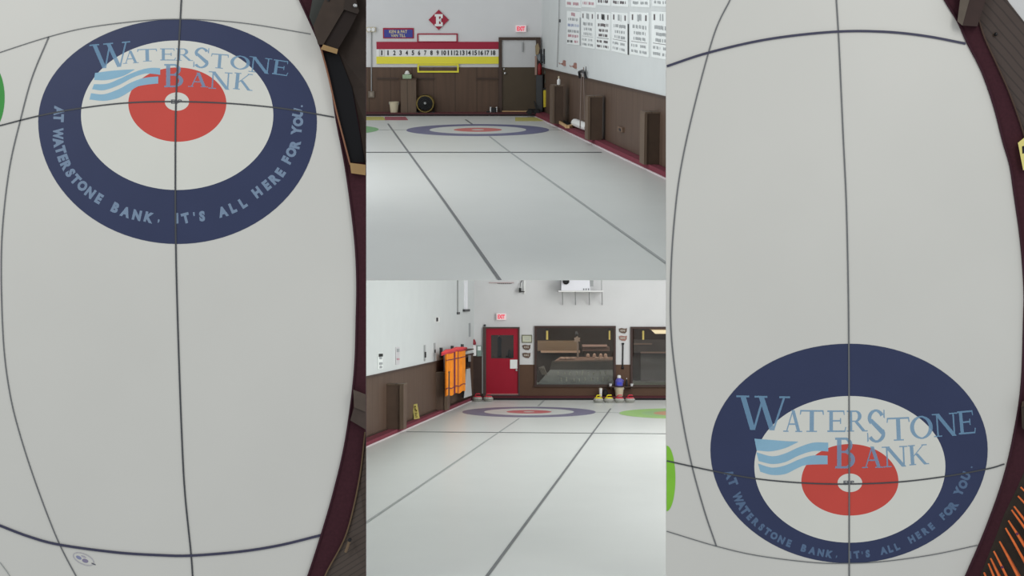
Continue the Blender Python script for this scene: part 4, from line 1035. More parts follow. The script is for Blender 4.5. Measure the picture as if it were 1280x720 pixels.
# corner box
t = thing('corner_cabinet', hpt(596, 493.5), M_HOME, 'dark brown narrow cabinet left of the red door', 'cabinet')
hr(588.4, 602.3, 446.2, 494.3, .02, .12).build('body', mat('corner_brown', (58, 42, 36), .6, noise=.12, nscale=3), t)
hr(588, 602.6, 445.4, 446.4, .02, .15).build('top', TRIM, t)
hr(602.4, 603.8, 440, 492, .02, .05).build('edge_strip', GREY, t)
c = hpt(592, 444.7, .1)
t = thing('fire_extinguisher', c, M_HOME, 'white canister with a red top on the brown cabinet by the red door', 'extinguisher')
MB().lathe(c, [(.08, 0), (.085, .02), (.085, .30), (.04, .34)], 16).build('cylinder', WHITE, t)
MB().lathe(c+V(.34), [(.07, 0), (.08, .05), (.05, .13), (.02, .17)], 12).build('red_top', mat('dark_red_b', (140, 40, 52), .5, noise=.1), t, smooth=True)
MB().box(c.x-.1, c.x-.08, c.y-.03, c.y+.03, c.z+.15, c.z+.38).build('hose', GREYD, t)
t = thing('green_box', hpt(599, 445), M_HOME, 'small grey green box beside the white canister', 'box')
hr(596.2, 601.8, 432, 445.3, .02, .10).build('carton', mat('grey_green_box', (128, 148, 140), .6, noise=.1, nscale=20), t)
hr(597, 601, 433, 438, .12, .006).build('box_label', PAPER, t)

# ================================================================== OVERHEAD SHEETS (left and right views)
def poly_obj(name, px, h, th, m):
    return MB().extr([sp(x, y, h) for x, y in px], (0, 0, -th)).build(name, m, M=M_SHEET)
def sline(pts, wpx, m, label, name, h=.011, group=None):
    mb = MB(); ribbon(mb, [sp(x, y, h) for x, y in smoothline(pts)], wpx*SHEET_Y/F, (0, 0, 1), .002)
    return tag(mb.build(name, m, M=M_SHEET), label, 'ice marking', group)
# left: edge of the ice
LE = [(366, -20), (373.7, 0), (387.5, 30), (400, 60), (412.5, 105), (419.6, 150), (430, 204), (437, 251.5), (443, 303), (445.3, 350), (444.6, 400), (442, 467), (431, 551), (415.5, 618), (400, 671), (384.4, 719), (374, 745)]
LEs = smoothline(LE, 5)
struct(poly_obj('floor', [(-30, -20)]+LEs+[(-30, 745)], 0, .06, ICE_OVER))
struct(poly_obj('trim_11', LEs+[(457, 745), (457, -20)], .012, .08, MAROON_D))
mb = MB(); ribbon(mb, [sp(x+1, y, .012) for x, y in LEs], .018, (0, 0, 1), .02); struct(mb.build('trim_12', mat('dark_maroon_kerb', (58, 26, 38), .8), M=M_SHEET))
# left: lower wall of boards (it leans away from the ice)
def leaned(foot, top, h0_, h1_, m, name):
    n = len(foot)
    vs = [sp(x, y, h0_) for x, y in foot]+[sp(x, y, h1_) for x, y in top]+[sp(x, y, -.02) for x, y in foot]+[sp(x, y, -.02) for x, y in top]
    fs = []
    for i in range(n-1):
        fs += [(i, i+1, n+i+1, n+i), (2*n+i, 3*n+i, 3*n+i+1, 2*n+i+1), (i, 2*n+i, 2*n+i+1, i+1), (n+i, n+i+1, 3*n+i+1, 3*n+i)]
    fs += [(0, n, 3*n, 2*n), (n-1, 3*n-1, 4*n-1, 2*n-1)]
    return struct(MB().add(vs, fs).build(name, m, M=M_SHEET))
def plankmat(name, rgb, ang, sp_):
    m = bpy.data.materials.new(name); m.use_nodes = True; nt = m.node_tree; b = nt.nodes['Principled BSDF']; b.inputs['Roughness'].default_value = .65
    tc = nt.nodes.new('ShaderNodeTexCoord'); mp = nt.nodes.new('ShaderNodeMapping'); mp.inputs['Rotation'].default_value = (0, 0, ang)
    nt.links.new(tc.outputs['Object'], mp.inputs[0])
    wv = nt.nodes.new('ShaderNodeTexWave'); wv.inputs['Scale'].default_value = sp_; wv.inputs['Distortion'].default_value = .6; wv.inputs['Detail'].default_value = 2
    nt.links.new(mp.outputs[0], wv.inputs['Vector'])
    cr = nt.nodes.new('ShaderNodeValToRGB'); c = lin(rgb)
    cr.color_ramp.elements[0].color = tuple(v*.55 for v in c[:3])+(1,); cr.color_ramp.elements[0].position = .02
    cr.color_ramp.elements[1].color = c; cr.color_ramp.elements[1].position = .15
    nt.links.new(wv.outputs[0], cr.inputs[0]); nt.links.new(cr.outputs[0], b.inputs['Base Color']); return m
BOARDS = plankmat('overhead_wall_boards', (74, 62, 54), 1.0, 5.5)
BOARDS_R = plankmat('overhead_wall_boards_right', (70, 57, 51), 2.45, 4.0)
DARKW = mat('dark_brown_wall', (46, 36, 30), .7, noise=.2, nscale=5)  # plain dark brown of the upper left wall
leaned([(457, 540), (449, 600), (433, 667), (408, 716), (398, 745)], [(457.3, 540), (457.3, 610), (457.3, 667), (457.3, 716), (457.3, 745)], .014, .12, BOARDS, 'wall_lower_left')
mb = MB(); ribbon(mb, [sp(x, y, .03) for x, y in smoothline([(456.5, 540), (449, 600), (433, 667), (408, 716), (398, 745)])], .015, (0, 0, 1), .02); struct(mb.build('baseboard_lower_left', mat('tan_base', (104, 84, 62), .7), M=M_SHEET))
t = thing('wall_peg', sp(434, 690, .1), M_SHEET, 'small tan peg on the boards at the bottom of the left view', 'peg')
MB().tube([sp(432, 690, .1), sp(437, 676, .14)], .016).build('peg', mat('tan_peg', (120, 100, 78), .6), t)
MB().lathe(sp(437.5, 674.5, .12), [(.02, 0), (.02, .05)], 8).build('peg_head', BLACKP, t)
# left: top corner dark wall
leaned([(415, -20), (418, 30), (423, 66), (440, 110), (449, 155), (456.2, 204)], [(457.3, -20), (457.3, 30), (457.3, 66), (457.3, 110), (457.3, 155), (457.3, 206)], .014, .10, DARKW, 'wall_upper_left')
def sbox(bot, top, h0_, h1_):
    return MB().hexa([sp(x, y, h0_) for x, y in bot], [sp(x, y, h1_) for x, y in top])
# upper boxed post
t = thing('wooden_post_box', sp(405, 40, 0), M_SHEET, 'brown boxed post at the top of the left overhead view with a silver knob', 'post box')
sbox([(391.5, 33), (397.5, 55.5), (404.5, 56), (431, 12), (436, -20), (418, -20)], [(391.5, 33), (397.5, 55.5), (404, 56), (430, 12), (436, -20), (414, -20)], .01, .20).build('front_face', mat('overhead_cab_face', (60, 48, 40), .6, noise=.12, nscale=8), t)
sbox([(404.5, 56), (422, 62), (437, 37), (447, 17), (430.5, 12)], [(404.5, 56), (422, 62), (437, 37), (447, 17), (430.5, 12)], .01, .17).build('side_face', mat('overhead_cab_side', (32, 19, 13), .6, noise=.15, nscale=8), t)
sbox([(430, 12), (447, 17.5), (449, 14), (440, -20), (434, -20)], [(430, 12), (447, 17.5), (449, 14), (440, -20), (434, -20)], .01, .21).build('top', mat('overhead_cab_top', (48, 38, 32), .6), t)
MB().lathe(sp(443.8, 7.2, .21), [(.022, 0), (.026, .01), (.018, .03), (.006, .035)], 14).build('knob', STEEL, t)
t = thing('grey_green_panel', sp(396, 15, 0), M_SHEET, 'dull grey green panel between the carpet and the upper boxed post', 'panel')
sbox([(394, -20), (386.5, 21), (391.5, 33.5), (398, 31), (411, 0), (416, -20)], [(394, -20), (386.5, 21), (391.5, 33.5), (398, 31), (411, 0), (416, -20)], .01, .10).build('panel', mat('grey_green', (60, 62, 58), .6, noise=.12, nscale=6), t)
MB().tube([sp(410, 1.5, .2), sp(413, -4, .2)], .015).build('black_stub', BLACKP, t)
# tray
t = thing('hack_box', sp(430, 140, 0), M_SHEET, 'long pine edged box lined with black, beside the left overhead house', 'tray')
sbox([(403.5, 66), (423, 66), (440, 110), (456, 203), (438, 203), (424, 150), (412, 100)], [(403.5, 66), (423, 66), (440, 110), (456, 203), (438, 203), (424, 150), (412, 100)], .012, .03).build('black_mat', mat('deep_black_mat', (14, 14, 18), .8), t)
sbox([(400.8, 61.5), (404, 55.6), (422.5, 61.5), (421, 67.5)], [(400.8, 61.5), (404, 55.6), (422.5, 61.5), (421, 67.5)], .012, .21).build('end_rail', mat('pine_wood_overhead', (156, 126, 84), .6, noise=.1, nscale=5), t)  # darker pine tone for the overhead tray ends
sbox([(437.2, 203.5), (457, 206), (457, 219), (439, 216.5)], [(437.2, 203.5), (457, 206), (457, 219), (439, 216.5)], .012, .11).build('end_rail', mat('pine_wood_overhead', (156, 126, 84), .6, noise=.1, nscale=5), t)
mb = MB(); ribbon(mb, [sp(x, y, .03) for x, y in smoothline([(401.5, 60), (411, 96), (421, 140), (430, 175), (438, 206)])], .016, (0, 0, 1), .05); mb.build('long_rail', mat('thin_pine', (138, 96, 74), .6), t)
# lower boxed post of the left view
t = thing('wooden_post_box', sp(448, 510, 0), M_SHEET, 'grey brown boxed post end at the right edge of the left view', 'post box')
sbox([(441.5, 487), (457.2, 493), (457.2, 515), (442.5, 509)], [(441.5, 487), (457.2, 493), (457.2, 515), (442.5, 509)], .012, .11).build('top', mat('post_grey', (84, 72, 64), .6, noise=.1, nscale=9), t)
sbox([(442.5, 509), (457.2, 515), (457.2, 537), (437.8, 525.5)], [(442.5, 509), (457.2, 515), (457.2, 537), (437.8, 525.5)], .012, .09).build('body', mat('post_brown', (72, 60, 54), .6, noise=.1, nscale=9), t)

# right: edge of the ice
RE = [(1172, -20), (1180, 0), (1196.7, 28), (1208, 53), (1226.7, 90), (1241.7, 133), (1253, 177), (1261.7, 207), (1266.7, 240), (1275, 300), (1279.5, 360), (1279, 400), (1276, 480), (1266.7, 542), (1253, 600), (1231, 662), (1206.7, 719), (1195, 745)]
REs = smoothline(RE, 5)
struct(poly_obj('floor', [(833, -20)]+REs+[(833, 745)], 0, .06, ICE_OVER))
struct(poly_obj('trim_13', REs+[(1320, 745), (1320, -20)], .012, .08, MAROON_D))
mb = MB(); ribbon(mb, [sp(x+1, y, .012) for x, y in REs], .018, (0, 0, 1), .02); struct(mb.build('trim_14', MATS['dark_maroon_kerb'], M=M_SHEET))
ft = [(1214, -20), (1226.7, 37), (1246.7, 83), (1260, 113), (1276, 157), (1288, 200)]
leaned(ft, [(1246, -20), (1262, 4), (1280, 27), (1300, 60), (1318, 100), (1320, 200)], .014, .14, BOARDS_R, 'wall_upper_right')
leaned([(1246, -20), (1262, 4), (1280, 27), (1300, 60)], [(1320, -20), (1320, 4), (1320, 27), (1320, 60)], .13, .16, WALL, 'wall_upper_right_white')
mb = MB(); ribbon(mb, [sp(x, y, .03) for x, y in smoothline(ft)], .015, (0, 0, 1), .02); struct(mb.build('baseboard_upper_right', mat('brown_base', (76, 58, 48), .7), M=M_SHEET))
t = thing('wooden_post_box', sp(1210, 10, 0), M_SHEET, 'brown boxed post at the top of the right overhead view', 'post box')
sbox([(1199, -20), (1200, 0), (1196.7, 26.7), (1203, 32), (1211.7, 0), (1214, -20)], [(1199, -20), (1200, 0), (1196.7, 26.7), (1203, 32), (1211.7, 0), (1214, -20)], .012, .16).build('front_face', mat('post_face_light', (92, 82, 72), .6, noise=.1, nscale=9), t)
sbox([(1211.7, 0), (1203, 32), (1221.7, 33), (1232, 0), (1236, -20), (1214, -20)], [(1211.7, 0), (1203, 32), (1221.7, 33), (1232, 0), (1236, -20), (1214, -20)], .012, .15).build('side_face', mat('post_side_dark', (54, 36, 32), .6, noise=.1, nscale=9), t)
t = thing('wall_peg', sp(1243, 43, .1), M_SHEET, 'tiny black peg on the boards at the top right', 'peg')
MB().lathe(sp(1243.3, 43.5, .04), [(.016, 0), (.02, .05), (.01, .07)], 10).build('peg_head', BLACKP, t)
MB().lathe(sp(1243.3, 43.5, .035), [(.028, 0), (.026, .012)], 10).build('washer', CABS, t)
t = thing('yellow_sign', sp(1278, 190, .05), M_SHEET, 'corner of a yellow sign with black mark at the right edge', 'sign')
sbox([(1272.4, 178.5), (1283, 170), (1292, 205), (1279, 213)], [(1272.4, 178.5), (1283, 170), (1292, 205), (1279, 213)], .02, .12).build('board', mat('sign_yellow_b', (226, 214, 132), .6), t)
sbox([(1277.5, 183), (1285, 181), (1287, 190), (1278, 192)], [(1277.5, 183), (1285, 181), (1287, 190), (1278, 192)], .12, .123).build('black_mark', INK, t)
# right bottom: dark wall and orange cloth strips
ft2 = [(1290, 560), (1280.5, 589), (1271, 611), (1255.6, 642), (1242, 678), (1226.7, 716), (1214, 745)]
leaned(ft2, [(1320, 560), (1320, 589), (1320, 611), (1320, 642), (1320, 678), (1320, 716), (1320, 745)], .014, .10, mat('dark_olive_wall', (50, 42, 34), .7, noise=.2, nscale=6), 'wall_lower_right')
t = thing('orange_pinnies', sp(1265, 690, .1), M_SHEET, 'orange cloth hanging in separate narrow folds at the lower right corner', 'cloth')
us = [(341, 220, 1.0), (326, 270, 1.1), (304, 328, 1.35), (290, 348, 1.4), (272, 408, 1.6), (256, 450, 1.75), (222, 525, 1.9), (190, 580, 2.0), (172, 620, 2.2), (160, 650, 2.5), (135, 700, 2.6)]
for i, (u, v, s_) in enumerate(us):
    x = 1200+u/4.5; y = 560+v/4.5
    L = 60 if s_ > 1.8 else 50
    ex = x+L/s_; ey = y+L
    q = [(x, y), (x+(ex-x)*.33+.3, y+(ey-y)*.33), (x+(ex-x)*.66, y+(ey-y)*.66), (ex, ey)]
    hs = [.14, .17, .19, .21]
    MB().tube([sp(a, b, h) for (a, b), h in zip(q, hs)], [.009, .013, .014, .018], 7).build('cloth_fold', ORANGE_OVER, t)
    if i % 2 == 0:
        q2 = [(a+1.2+j*.8, b+1) for j, (a, b) in enumerate(q)]
        MB().tube([sp(a, b, h-.015) for (a, b), h in zip(q2, hs)], [.006, .010, .012, .015], 6).build('cloth_fold', mat('orange_brown', (170, 84, 44), .8, noise=.12, nscale=12), t)
    if i % 3 == 1:
        MB().lathe(sp(q[1][0], q[1][1], .17), [(.015, -.004), (.016, .014)], 8).build('dark_seam', PURPLE, t)
t = thing('wooden_post_box', sp(1280, 520, 0), M_SHEET, 'sliver of brown boxed post at the right edge beside the ice', 'post box')
sbox([(1276.5, 509), (1290, 505), (1290, 545), (1277.5, 535)], [(1276.5, 509), (1290, 505), (1290, 545), (1277.5, 535)], .012, .12).build('body', MATS['overhead_cab_face'], t)
sbox([(1277.5, 502), (1290, 498), (1290, 505), (1276.5, 509)], [(1277.5, 502), (1290, 498), (1290, 505), (1276.5, 509)], .012, .13).build('top', CABS, t)

# ---- overhead houses
NE = 96
def ell(cx, cy, a, bt, bb, h):
    out = []
    for k in range(NE):
        th = 2*math.pi*k/NE; s_ = math.sin(th); out.append(sp(cx+a*math.cos(th), cy-(bt if s_ > 0 else bb)*s_, h))
    return out
def over_house(E, mats, names, label):
    c = sp(E[-1][0], E[-1][1], 0)
    t = thing('curling_house', c, M_SHEET, label, 'target rings')
    for i in range(len(E)):
        A = ell(*E[i], .001)
        mb = MB()
        if i+1 < len(E): mb.ring_loft(A, ell(*E[i+1], .001), (0, 0, .002))
        else: mb.extr(A, (0, 0, .002))
        mb.build(names[i], mats[i], t)
    return t
over_house([(222.0, 152, 174.2, 128, 153), (221.5, 144, 120.2, 93.3, 93.5), (221.7, 129, 61.3, 44.7, 48.3), (221.2, 127, 15.2, 11.5, 11.5)], [NAVY, WHITE_ICE, RED_ICE, WHITE_ICE], RN, 'large navy, white and red curling house in the left overhead view')
over_house([(1061.3, 562, 173.3, 132.4, 142), (1062.3, 583, 119.4, 88, 95.3), (1062.3, 601.5, 60.7, 46.5, 43), (1062.3, 603.5, 15.4, 11.6, 11.6)], [NAVY, WHITE_ICE, RED_ICE, WHITE_ICE], RN, 'large navy, white and red curling house in the right overhead view')
def part_house(E, m, label):
    c = sp(E[0], E[1], 0); t = thing('curling_house', c, M_SHEET, label, 'target rings')
    pts = []
    for k in range(-24, 25):
        th = math.pi/2*k/24; pts.append((E[0]+E[2]*math.cos(th), E[1]-E[3]*math.sin(th)))
    MB().extr([sp(x, y, .001) for x, y in reversed(pts)], (0, 0, .002)).build('outer_ring', m, t)
part_house((-14, 122, 19.8, 43), GREEN, 'sliver of a green curling house at the left edge of the left view')
part_house((833.2, 598, 11, 41), LIME, 'sliver of a lime curling house at the left edge of the right view')

# button marks
def mark(px, py, label):
    t = thing('centre_mark', sp(px, py, .004), M_SHEET, label, 'ice marking')
    for dx, w_, nm in ((-6.6, 4, 'm'), (-2.3, 4.4, 'm'), (2.2, 4.6, 'm')):
        mb = MB()
        if dx < 2:
            put_text(mb, 'E' if dx < -3 else 'B', lambda u, v: sp(px+dx+u*w_, py+2.6-v*5.2, .006), .03)
        else:
            put_text(mb, 'P', lambda u, v: sp(px+dx+u*w_, py+1.6-v*4.2, .006), .03)
        mb.build('letter', mat('dull_grey_ink', (96, 98, 106), .6), t)
mark(220.5, 127, 'tiny grey lettering on the button of the left overhead house')
mark(1061, 603.5, 'tiny grey lettering on the button of the right overhead house')

# ---- serif capitals drawn from thick and thin strokes
TK, TN, SF = .17, .065, .055
def bar(x0, y0, x1, y1, w_):   # straight stroke of horizontal width w_
    return [(x0-w_/2, y0), (x0+w_/2, y0), (x1+w_/2, y1), (x1-w_/2, y1)]
def serif(x, y, l=.32): return [(x-l/2, y), (x+l/2, y), (x+l/2, y+SF), (x-l/2, y+SF)]
def hb(x0, x1, y, t_=.065): return [(x0, y), (x1, y), (x1, y+t_), (x0, y+t_)]
def arc(cx, cy, rx, ry, a0, a1, wt, wn, n=14, phase=0):
    """curved stroke, thick at the sides, thin at top and bottom"""
    out = []
    for k in range(n):
        q = []
        for a in (a0+(a1-a0)*k/n, a0+(a1-a0)*(k+1)/n):
            t_ = wn+(wt-wn)*abs(math.cos(a+phase))
            q.append(((cx+(rx)*math.cos(a), cy+(ry)*math.sin(a)), (cx+(rx-t_)*math.cos(a), cy+(ry-t_)*math.sin(a))))
        out.append([q[0][0], q[1][0], q[1][1], q[0][1]])
    return out
pi = math.pi
SER = {
 'W': [bar(.12, 1, .32, 0, .10), bar(.34, 0, .50, .95, .04), bar(.46, 1, .68, 0, .10), bar(.70, 0, .90, 1, .04), serif(.12, .95, .24), serif(.46, .95, .24), serif(.90, .95, .20)],
 'A': [bar(.18, 0, .50, 1, .06), bar(.50, 1, .82, 0, TK), hb(.28, .72, .33), serif(.15, 0, .28), serif(.82, 0, .36)],
 'T': [bar(.5, 0, .5, 1, TK), hb(.04, .96, .935), [(.04, 1), (.10, 1), (.06, .78), (.02, .78)], [(.90, 1), (.96, 1), (.98, .78), (.94, .78)], serif(.5, 0, .42)],
 'E': [bar(.28, 0, .28, 1, TK), hb(.1, .9, .935), hb(.1, .95, 0), hb(.3, .74, .48), [(.84, 1), (.90, 1), (.92, .78), (.88, .78)], [(.90, 0), (.95, 0), (1, .24), (.95, .24)], [(.70, .38), (.75, .38), (.75, .64), (.70, .64)]],
 'R': [bar(.22, 0, .22, 1, TK), hb(.06, .5, .935), hb(.22, .5, .46), serif(.22, 0, .34), bar(.48, .48, .86, 0, TK), serif(.92, 0, .2)]+arc(.46, .73, .28, .27, -pi/2, pi/2, TK, .06),
 'S': arc(.5, .74, .34, .26, pi*.12, pi*1.25, .15, .06)+[[(.20, .66), (.34, .72), (.82, .36), (.70, .24)]]+arc(.5, .26, .36, .26, -pi*.85, pi*.18, .15, .06)+[[(.82, .98), (.86, .98), (.86, .72), (.80, .76)], [(.12, .30), (.16, .30), (.18, .06), (.12, .02)]],
 'O': arc(.5, .5, .48, .5, 0, 2*pi, .17, .06, 32),
 'N': [bar(.18, 0, .18, 1, .06), bar(.18, 1, .82, 0, TK), bar(.82, 0, .82, 1, .06), serif(.14, .945, .3), serif(.18, 0, .32), serif(.82, .945, .32)],
 'B': [bar(.22, 0, .22, 1, TK), hb(.06, .5, .935), hb(.22, .5, .50), hb(.06, .5, 0)]+arc(.46, .76, .28, .24, -pi/2, pi/2, TK, .06)+arc(.46, .28, .38, .28, -pi/2, pi/2, TK, .06),
 'K': [bar(.22, 0, .22, 1, TK), serif(.22, .945, .34), serif(.22, 0, .34), bar(.28, .42, .80, 1, .06), bar(.42, .58, .86, 0, TK), serif(.84, .945, .26), serif(.90, 0, .24)]}
def serif_letter(t, ch, x0, x1, y0, y1, slope, h=.0045):
    mb = MB(); xc = (x0+x1)/2; hh = abs(slope)*(x1-x0)/2
    ya, yb = y0+hh*.5, y1-hh*.5
    def pt(u, v):
        x = x0+(x1-x0)*u; y = yb-(yb-ya)*v
        return sp(x-slope*(y-(ya+yb)/2), y+slope*(x-xc), h)
    NB = 56
    for k in range(NB):
        v = (k+.5)/NB; spans = []
        for q in SER[ch]:
            xs_ = []
            for i in range(len(q)):
                (ua, va), (ub, vb) = q[i], q[(i+1) % len(q)]
                if (va <= v) != (vb <= v): xs_.append(ua+(ub-ua)*(v-va)/(vb-va))
            if len(xs_) >= 2: spans.append([min(xs_), max(xs_)])
        spans.sort(); out = []
        for a_ in spans:
            if out and a_[0] <= out[-1][1]: out[-1][1] = max(out[-1][1], a_[1])
            else: out.append(a_)
        for ua, ub in out:
            n = len(mb.v); mb.v += [pt(ua, k/NB), pt(ub, k/NB), pt(ub, (k+1)/NB), pt(ua, (k+1)/NB)]; mb.f.append((n, n+1, n+2, n+3))
    mb.build('letter_'+ch.lower(), LETTER, t)
def bank_logo(L1, L2, waves, label, base):
    t = thing('bank_logo', sp(base[0], base[1], 0), M_SHEET, label, 'logo')
    for d in L1+L2: serif_letter(t, *d)
    for top, bot in waves:
        T_ = smoothline(top, 6); B2 = smoothline(bot, 6)
        mb = MB(); n = 40
        def samp(P, k):
            f_ = k/n*(len(P)-1); i = min(int(f_), len(P)-2); a = f_-i
            return (P[i][0]*(1-a)+P[i+1][0]*a, P[i][1]*(1-a)+P[i+1][1]*a)
        for k in range(n+1):
            a = samp(T_, k); b = samp(B2, k); mb.v += [sp(a[0], a[1], .0045), sp(b[0], b[1], .0045)]
        mb.f = [(2*k, 2*k+1, 2*k+3, 2*k+2) for k in range(n)]
        mb.build('wave', LOGOB, t)
c1 = lambda L: [(105+x/8, 45+y/8) for x, y in L]
c2 = lambda L: [(915+x/6, 480+y/6) for x, y in L]
bank_logo(
 [('W', 113, 164, 52.5, 85.5, -.09), ('A', 153, 173, 63, 79.5, -.06), ('T', 171, 197, 61, 77, -.03), ('E', 198, 220, 60.5, 75.5, 0), ('R', 218.5, 241, 60.5, 76, .02), ('S', 239, 264.5, 59, 85.5, .05), ('T', 263, 286, 67, 86, .08), ('O', 287.5, 313, 69, 87.5, .10), ('N', 311, 340, 71, 92, .12), ('E', 339, 361, 74.5, 94.5, .14)],
 [('B', 203.5, 234, 80, 109, .0), ('A', 235, 260, 90.5, 109, .03), ('N', 260.5, 290.5, 89.5, 112, .07), ('K', 291, 316, 91, 113, .10)],
 [(c1([(110, 370), (250, 350), (400, 338), (505, 333)]), c1([(100, 440), (230, 440), (390, 400), (505, 337)])),
  (c1([(100, 482), (230, 477), (350, 430), (470, 375), (580, 335), (680, 318), (762, 322)]), c1([(80, 532), (200, 542), (350, 490), (480, 420), (600, 378), (680, 378), (762, 388)])),
  (c1([(70, 572), (200, 582), (350, 530), (450, 475), (560, 430), (650, 412), (742, 405)]), c1([(55, 635), (200, 648), (340, 620), (450, 560), (530, 508), (620, 488), (742, 475)]))],
 'light blue WATERSTONE BANK lettering with wave emblem over the left overhead house', (237, 112))
bank_logo(
 [('W', 920, 987, 494.5, 538, .02), ('A', 979, 1003, 512.5, 540, .02), ('T', 999, 1030.5, 512.5, 540, .01), ('E', 1031.5, 1058, 513, 540, 0), ('R', 1057, 1084, 513, 539.5, -.01), ('S', 1080, 1110.5, 511.5, 553.5, -.03), ('T', 1108, 1138, 521.5, 551, -.04), ('O', 1137, 1166.5, 519.5, 549, -.05), ('N', 1166, 1198, 516, 546, -.07), ('E', 1195, 1219, 513, 543, -.09)],
 [('B', 1042, 1074, 547, 585.5, 0), ('A', 1077, 1103.5, 558, 585, -.02), ('N', 1103, 1135.5, 557.5, 584, -.04), ('K', 1134.5, 1160, 555.5, 581.5, -.07)],
 [(c2([(168, 410), (300, 420), (400, 428), (495, 432)]), c2([(185, 498), (290, 505), (400, 480), (495, 436)])),
  (c2([(183, 512), (300, 542), (400, 520), (500, 475), (610, 440), (722, 440)]), c2([(200, 578), (300, 600), (400, 585), (500, 537), (610, 503), (722, 506)])),
  (c2([(195, 597), (300, 627), (400, 610), (500, 567), (600, 537), (717, 537)]), c2([(212, 658), (300, 682), (400, 675), (490, 632), (560, 607), (717, 602)]))],
 'light blue WATERSTONE BANK lettering with wave emblem over the right overhead house', (1062, 590))

# ---- slogan round the outer ring
LPOS = [('A', 74, 138.5), ('T', 73.3, 147.5), ('W', 72.7, 167), ('A', 73, 178), ('T', 75.8, 187.5), ('E', 78.6, 197.5), ('R', 82.8, 206.8), ('S', 88, 216), ('T', 94.6, 224.3), ('O', 103, 232.3), ('N', 112.8, 240.8), ('E', 123.8, 248.2), ('B', 144.2, 259.7), ('A', 157, 265), ('N', 171.2, 269), ('K', 186.3, 271.8), (',', 198.2, 276.5), ('I', 221.5, 272.8), ('T', 232, 272.6), ("'", 242.4, 267.6), ('S', 252.6, 270.2), ('A', 278.6, 264.7), ('L', 291, 259.8), ('L', 303.6, 253.8), ('H', 321.4, 240.3), ('E', 333.3, 231.4), ('R', 342.8, 223.5), ('E', 350.4, 215.5), ('F', 358.6, 200), ('O', 364, 190.2), ('R', 369, 180.3), ('Y', 370.6, 163), ('O', 372.6, 152), ('U', 372.4, 141.3), ('.', 377.3, 132.8)]
RPOS = [('A', 911.5, 593), ('T', 916.2, 602.6), ('W', 922.3, 622), ('A', 926.8, 630.8), ('T', 931.2, 638.4), ('E', 937.5, 645.8), ('R', 944.6, 652.6), ('S', 952, 659), ('T', 959.3, 664.6), ('O', 967.6, 669.8), ('N', 976.8, 674.7), ('E', 986.2, 679), ('B', 1004.8, 685.3), ('A', 1015.4, 688.4), ('N', 1026, 690.8), ('K', 1036.8, 692.6), (',', 1045.6, 696), ('I', 1063, 693.8), ('T', 1071, 693.5), ("'", 1077.6, 691), ('S', 1084.7, 692), ('A', 1104.5, 688.3), ('L', 1113, 686), ('L', 1121.3, 683.3), ('H', 1139.6, 674), ('E', 1148, 669), ('R', 1156.6, 663.6), ('E', 1164.2, 658), ('F', 1178.6, 645.4), ('O', 1185.3, 638.8), ('R', 1191.6, 631.6), ('Y', 1198.5, 614.4), ('O', 1203.8, 605.4), ('U', 1207.4, 595.2), ('.', 1214.5, 584)]
def slogan(POS, cx, cy, ks, hs, label, ink):
    """ks: letter width scale; hs(px): letter height in px"""
    t = thing('slogan_lettering', sp(cx, cy, 0), M_SHEET, label, 'lettering')
    n = len(POS)
    for i, (ch, x, y) in enumerate(POS):
        a = POS[max(i-1, 0)]; b = POS[min(i+1, n-1)]
        if ch in ",'.": a, b = (POS[i-2], POS[i-1]) if ch != "'" else (POS[i-1], POS[i+1])
        if ch == 'I': a, b = POS[i], POS[i+1]
        dx, dy = b[1]-a[1], b[2]-a[2]; L = math.hypot(dx, dy); dx /= L; dy /= L
        nx, ny = -(-dy), -dx   # up direction of the letter (towards the centre)
        nx, ny = dy, -dx
        g = glyph(ch, .065); H = hs(x, y)
        asp = g[2]; hgt = H; wid = H*asp*ks
        if ch == ',': hgt = H*.38; wid = H*.18
        if ch == "'": hgt = H*.38; wid = H*.16
        if ch == '.': hgt = H*.2; wid = H*.2
        if ch == 'I': wid = H*.22
        if ch == 'W': wid *= .82
        mb = MB()
        mb.add([sp(x+dx*(u-.5)*wid+nx*(v-.5)*hgt, y+dy*(u-.5)*wid+ny*(v-.5)*hgt, .0045) for u, v in g[0]], g[1])
        nm = {',': 'comma', "'": 'apostrophe', '.': 'full_stop'}.get(ch, 'letter_'+ch.lower())
        mb.build(nm, ink, t)
slogan(LPOS, 222, 270, .88, lambda x, y: 13.2, 'pale slogan AT WATERSTONE BANK, IT\'S ALL HERE FOR YOU on the left overhead ring', SLOGAN)
slogan(RPOS, 1062, 692, .92, lambda x, y: 9.5 if y > 640 else 11.5, 'pale slogan AT WATERSTONE BANK, IT\'S ALL HERE FOR YOU on the right overhead ring', SLOGAN_R)

# ---- lines of the overhead sheets
LG = 'left overhead view'
sline([(-10, 159), (0, 157), (50, 144.5), (102.5, 135), (160, 128.5), (220, 127), (282, 129), (340, 134), (375, 139), (417.5, 146.5)], 1.7, LINE_D, 'dark tee line curving across the house in the left overhead view', 'tee_line', .007)
sline([(-10, 69), (0, 65.5), (61, 46), (112, 34), (182, 25.5), (230, 24), (275, 26), (320, 31), (388, 42.5)], 1.1, LINE, 'thin back line curving over the top of the left overhead house', 'back_line', .007)
sline([(227.5, -15), (224, 50), (220, 127), (219.2, 220), (220, 320), (223, 430), (227, 540), (231, 615), (239, 695), (241.5, 735)], 2.0, LINE_D, 'dark centre line running the length of the left overhead view', 'centre_line', .009)
sline([(61, 46), (40, 97), (25.5, 150), (12, 209), (3.5, 280), (1.5, 345), (4.5, 430), (12, 490), (24, 540), (45, 605), (72, 675), (96, 722), (103, 735)], 1.6, LINE, 'curved sheet divider line at the left of the left overhead view', 'sheet_divider_line', .007)
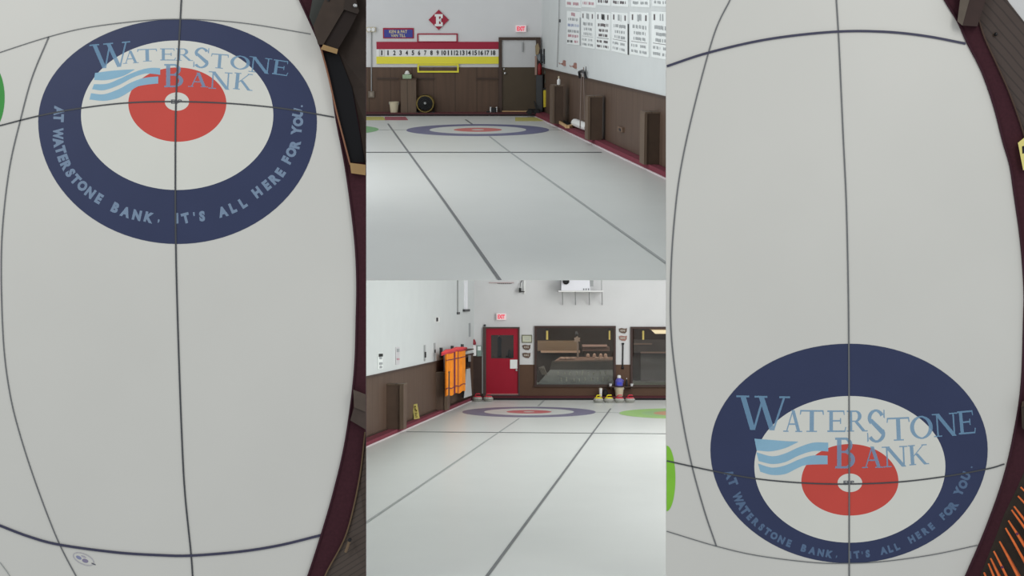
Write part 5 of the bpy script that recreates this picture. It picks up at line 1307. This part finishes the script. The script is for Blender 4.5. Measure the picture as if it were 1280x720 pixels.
sline([(-12, 652), (0, 657), (37, 671), (75, 681), (145, 690.5), (200, 694), (239, 694.5), (300, 689.5), (350, 681.5), (401, 669)], 3.2, HOG, 'thick dark hog line arching along the bottom of the left overhead view', 'hog_line', .0115)
sline([(0, 703), (11, 718), (16, 728)], 1.0, LINE_F, 'faint short line in the bottom left corner', 'faint_line', .007)
sline([(833.3, 576), (888, 588), (942.5, 598), (1001, 603.5), (1059, 605), (1123, 602.5), (1181.7, 595.5), (1234.6, 586), (1255.5, 580)], 1.7, LINE_D, 'dark tee line curving across the house in the right overhead view', 'tee_line', .007)
sline([(833.3, 664), (894.6, 682.5), (947, 694.5), (1013, 702.8), (1055, 704.2), (1102.5, 702), (1165, 693.5), (1222, 681.5)], 1.1, LINE, 'thin back line curving under the right overhead house', 'back_line', .007)
sline([(1044.5, -15), (1045.5, 0), (1048.7, 53), (1054, 169), (1057.8, 250), (1060, 340), (1061, 420), (1061.5, 560), (1061.5, 704), (1061.5, 735)], 1.8, LINE, 'grey centre line running the length of the right overhead view', 'centre_line', .009)
sline([(918, -15), (912.6, 0), (893, 42), (868.7, 130), (851, 211), (842.5, 280), (838.5, 350), (839.2, 420), (849, 499), (863, 574), (880, 637), (895.4, 682.5)], 1.7, LINE, 'curved sheet divider line at the left of the right overhead view', 'sheet_divider_line', .007)
sline([(833.5, 82.8), (886, 65.7), (960, 49), (1041, 39.8), (1104, 39.6), (1157, 45), (1207, 54.5)], 3.0, HOG, 'thick dark hog line arching near the top of the right overhead view', 'hog_line', .0115)
# faded sticker in the ice
t = thing('ice_sticker', sp(103, 699, 0), M_SHEET, 'small faded blue and grey crest in the ice near the bottom left', 'emblem')
def sell(cx, cy, a, b, rot, h):
    return [sp(cx+a*math.cos(q)*math.cos(rot)-b*math.sin(q)*math.sin(rot), cy+a*math.cos(q)*math.sin(rot)+b*math.sin(q)*math.cos(rot), h) for q in [2*pi*k/28 for k in range(28)]]
mb = MB(); mb.ring_loft(sell(104.5, 698.8, 14.5, 7, .42, .001), sell(104.5, 698.8, 13, 5.6, .42, .001), (0, 0, .0015)); mb.build('oval_border', mat('faint_crest', (184, 182, 186), .6, noise=.08, nscale=30), t)
MB().extr(sell(98.5, 697, 3.8, 1.9, .5, .001), (0, 0, .002)).build('blue_emblem', mat('crest_blue', (140, 144, 176), .6), t)
MB().extr(sell(106.5, 701, 4, 2.3, .3, .001), (0, 0, .002)).build('violet_emblem', mat('crest_violet', (138, 132, 158), .6), t)
MB().extr(sell(104.5, 695.8, 3.5, 1, .4, .001), (0, 0, .002)).build('upper_mark', mat('crest_grey', (176, 172, 184), .6), t)
MB().extr(sell(117, 705, 3, .8, .4, .001), (0, 0, .002)).build('tail_mark', MATS['dull_grey_ink'], t)
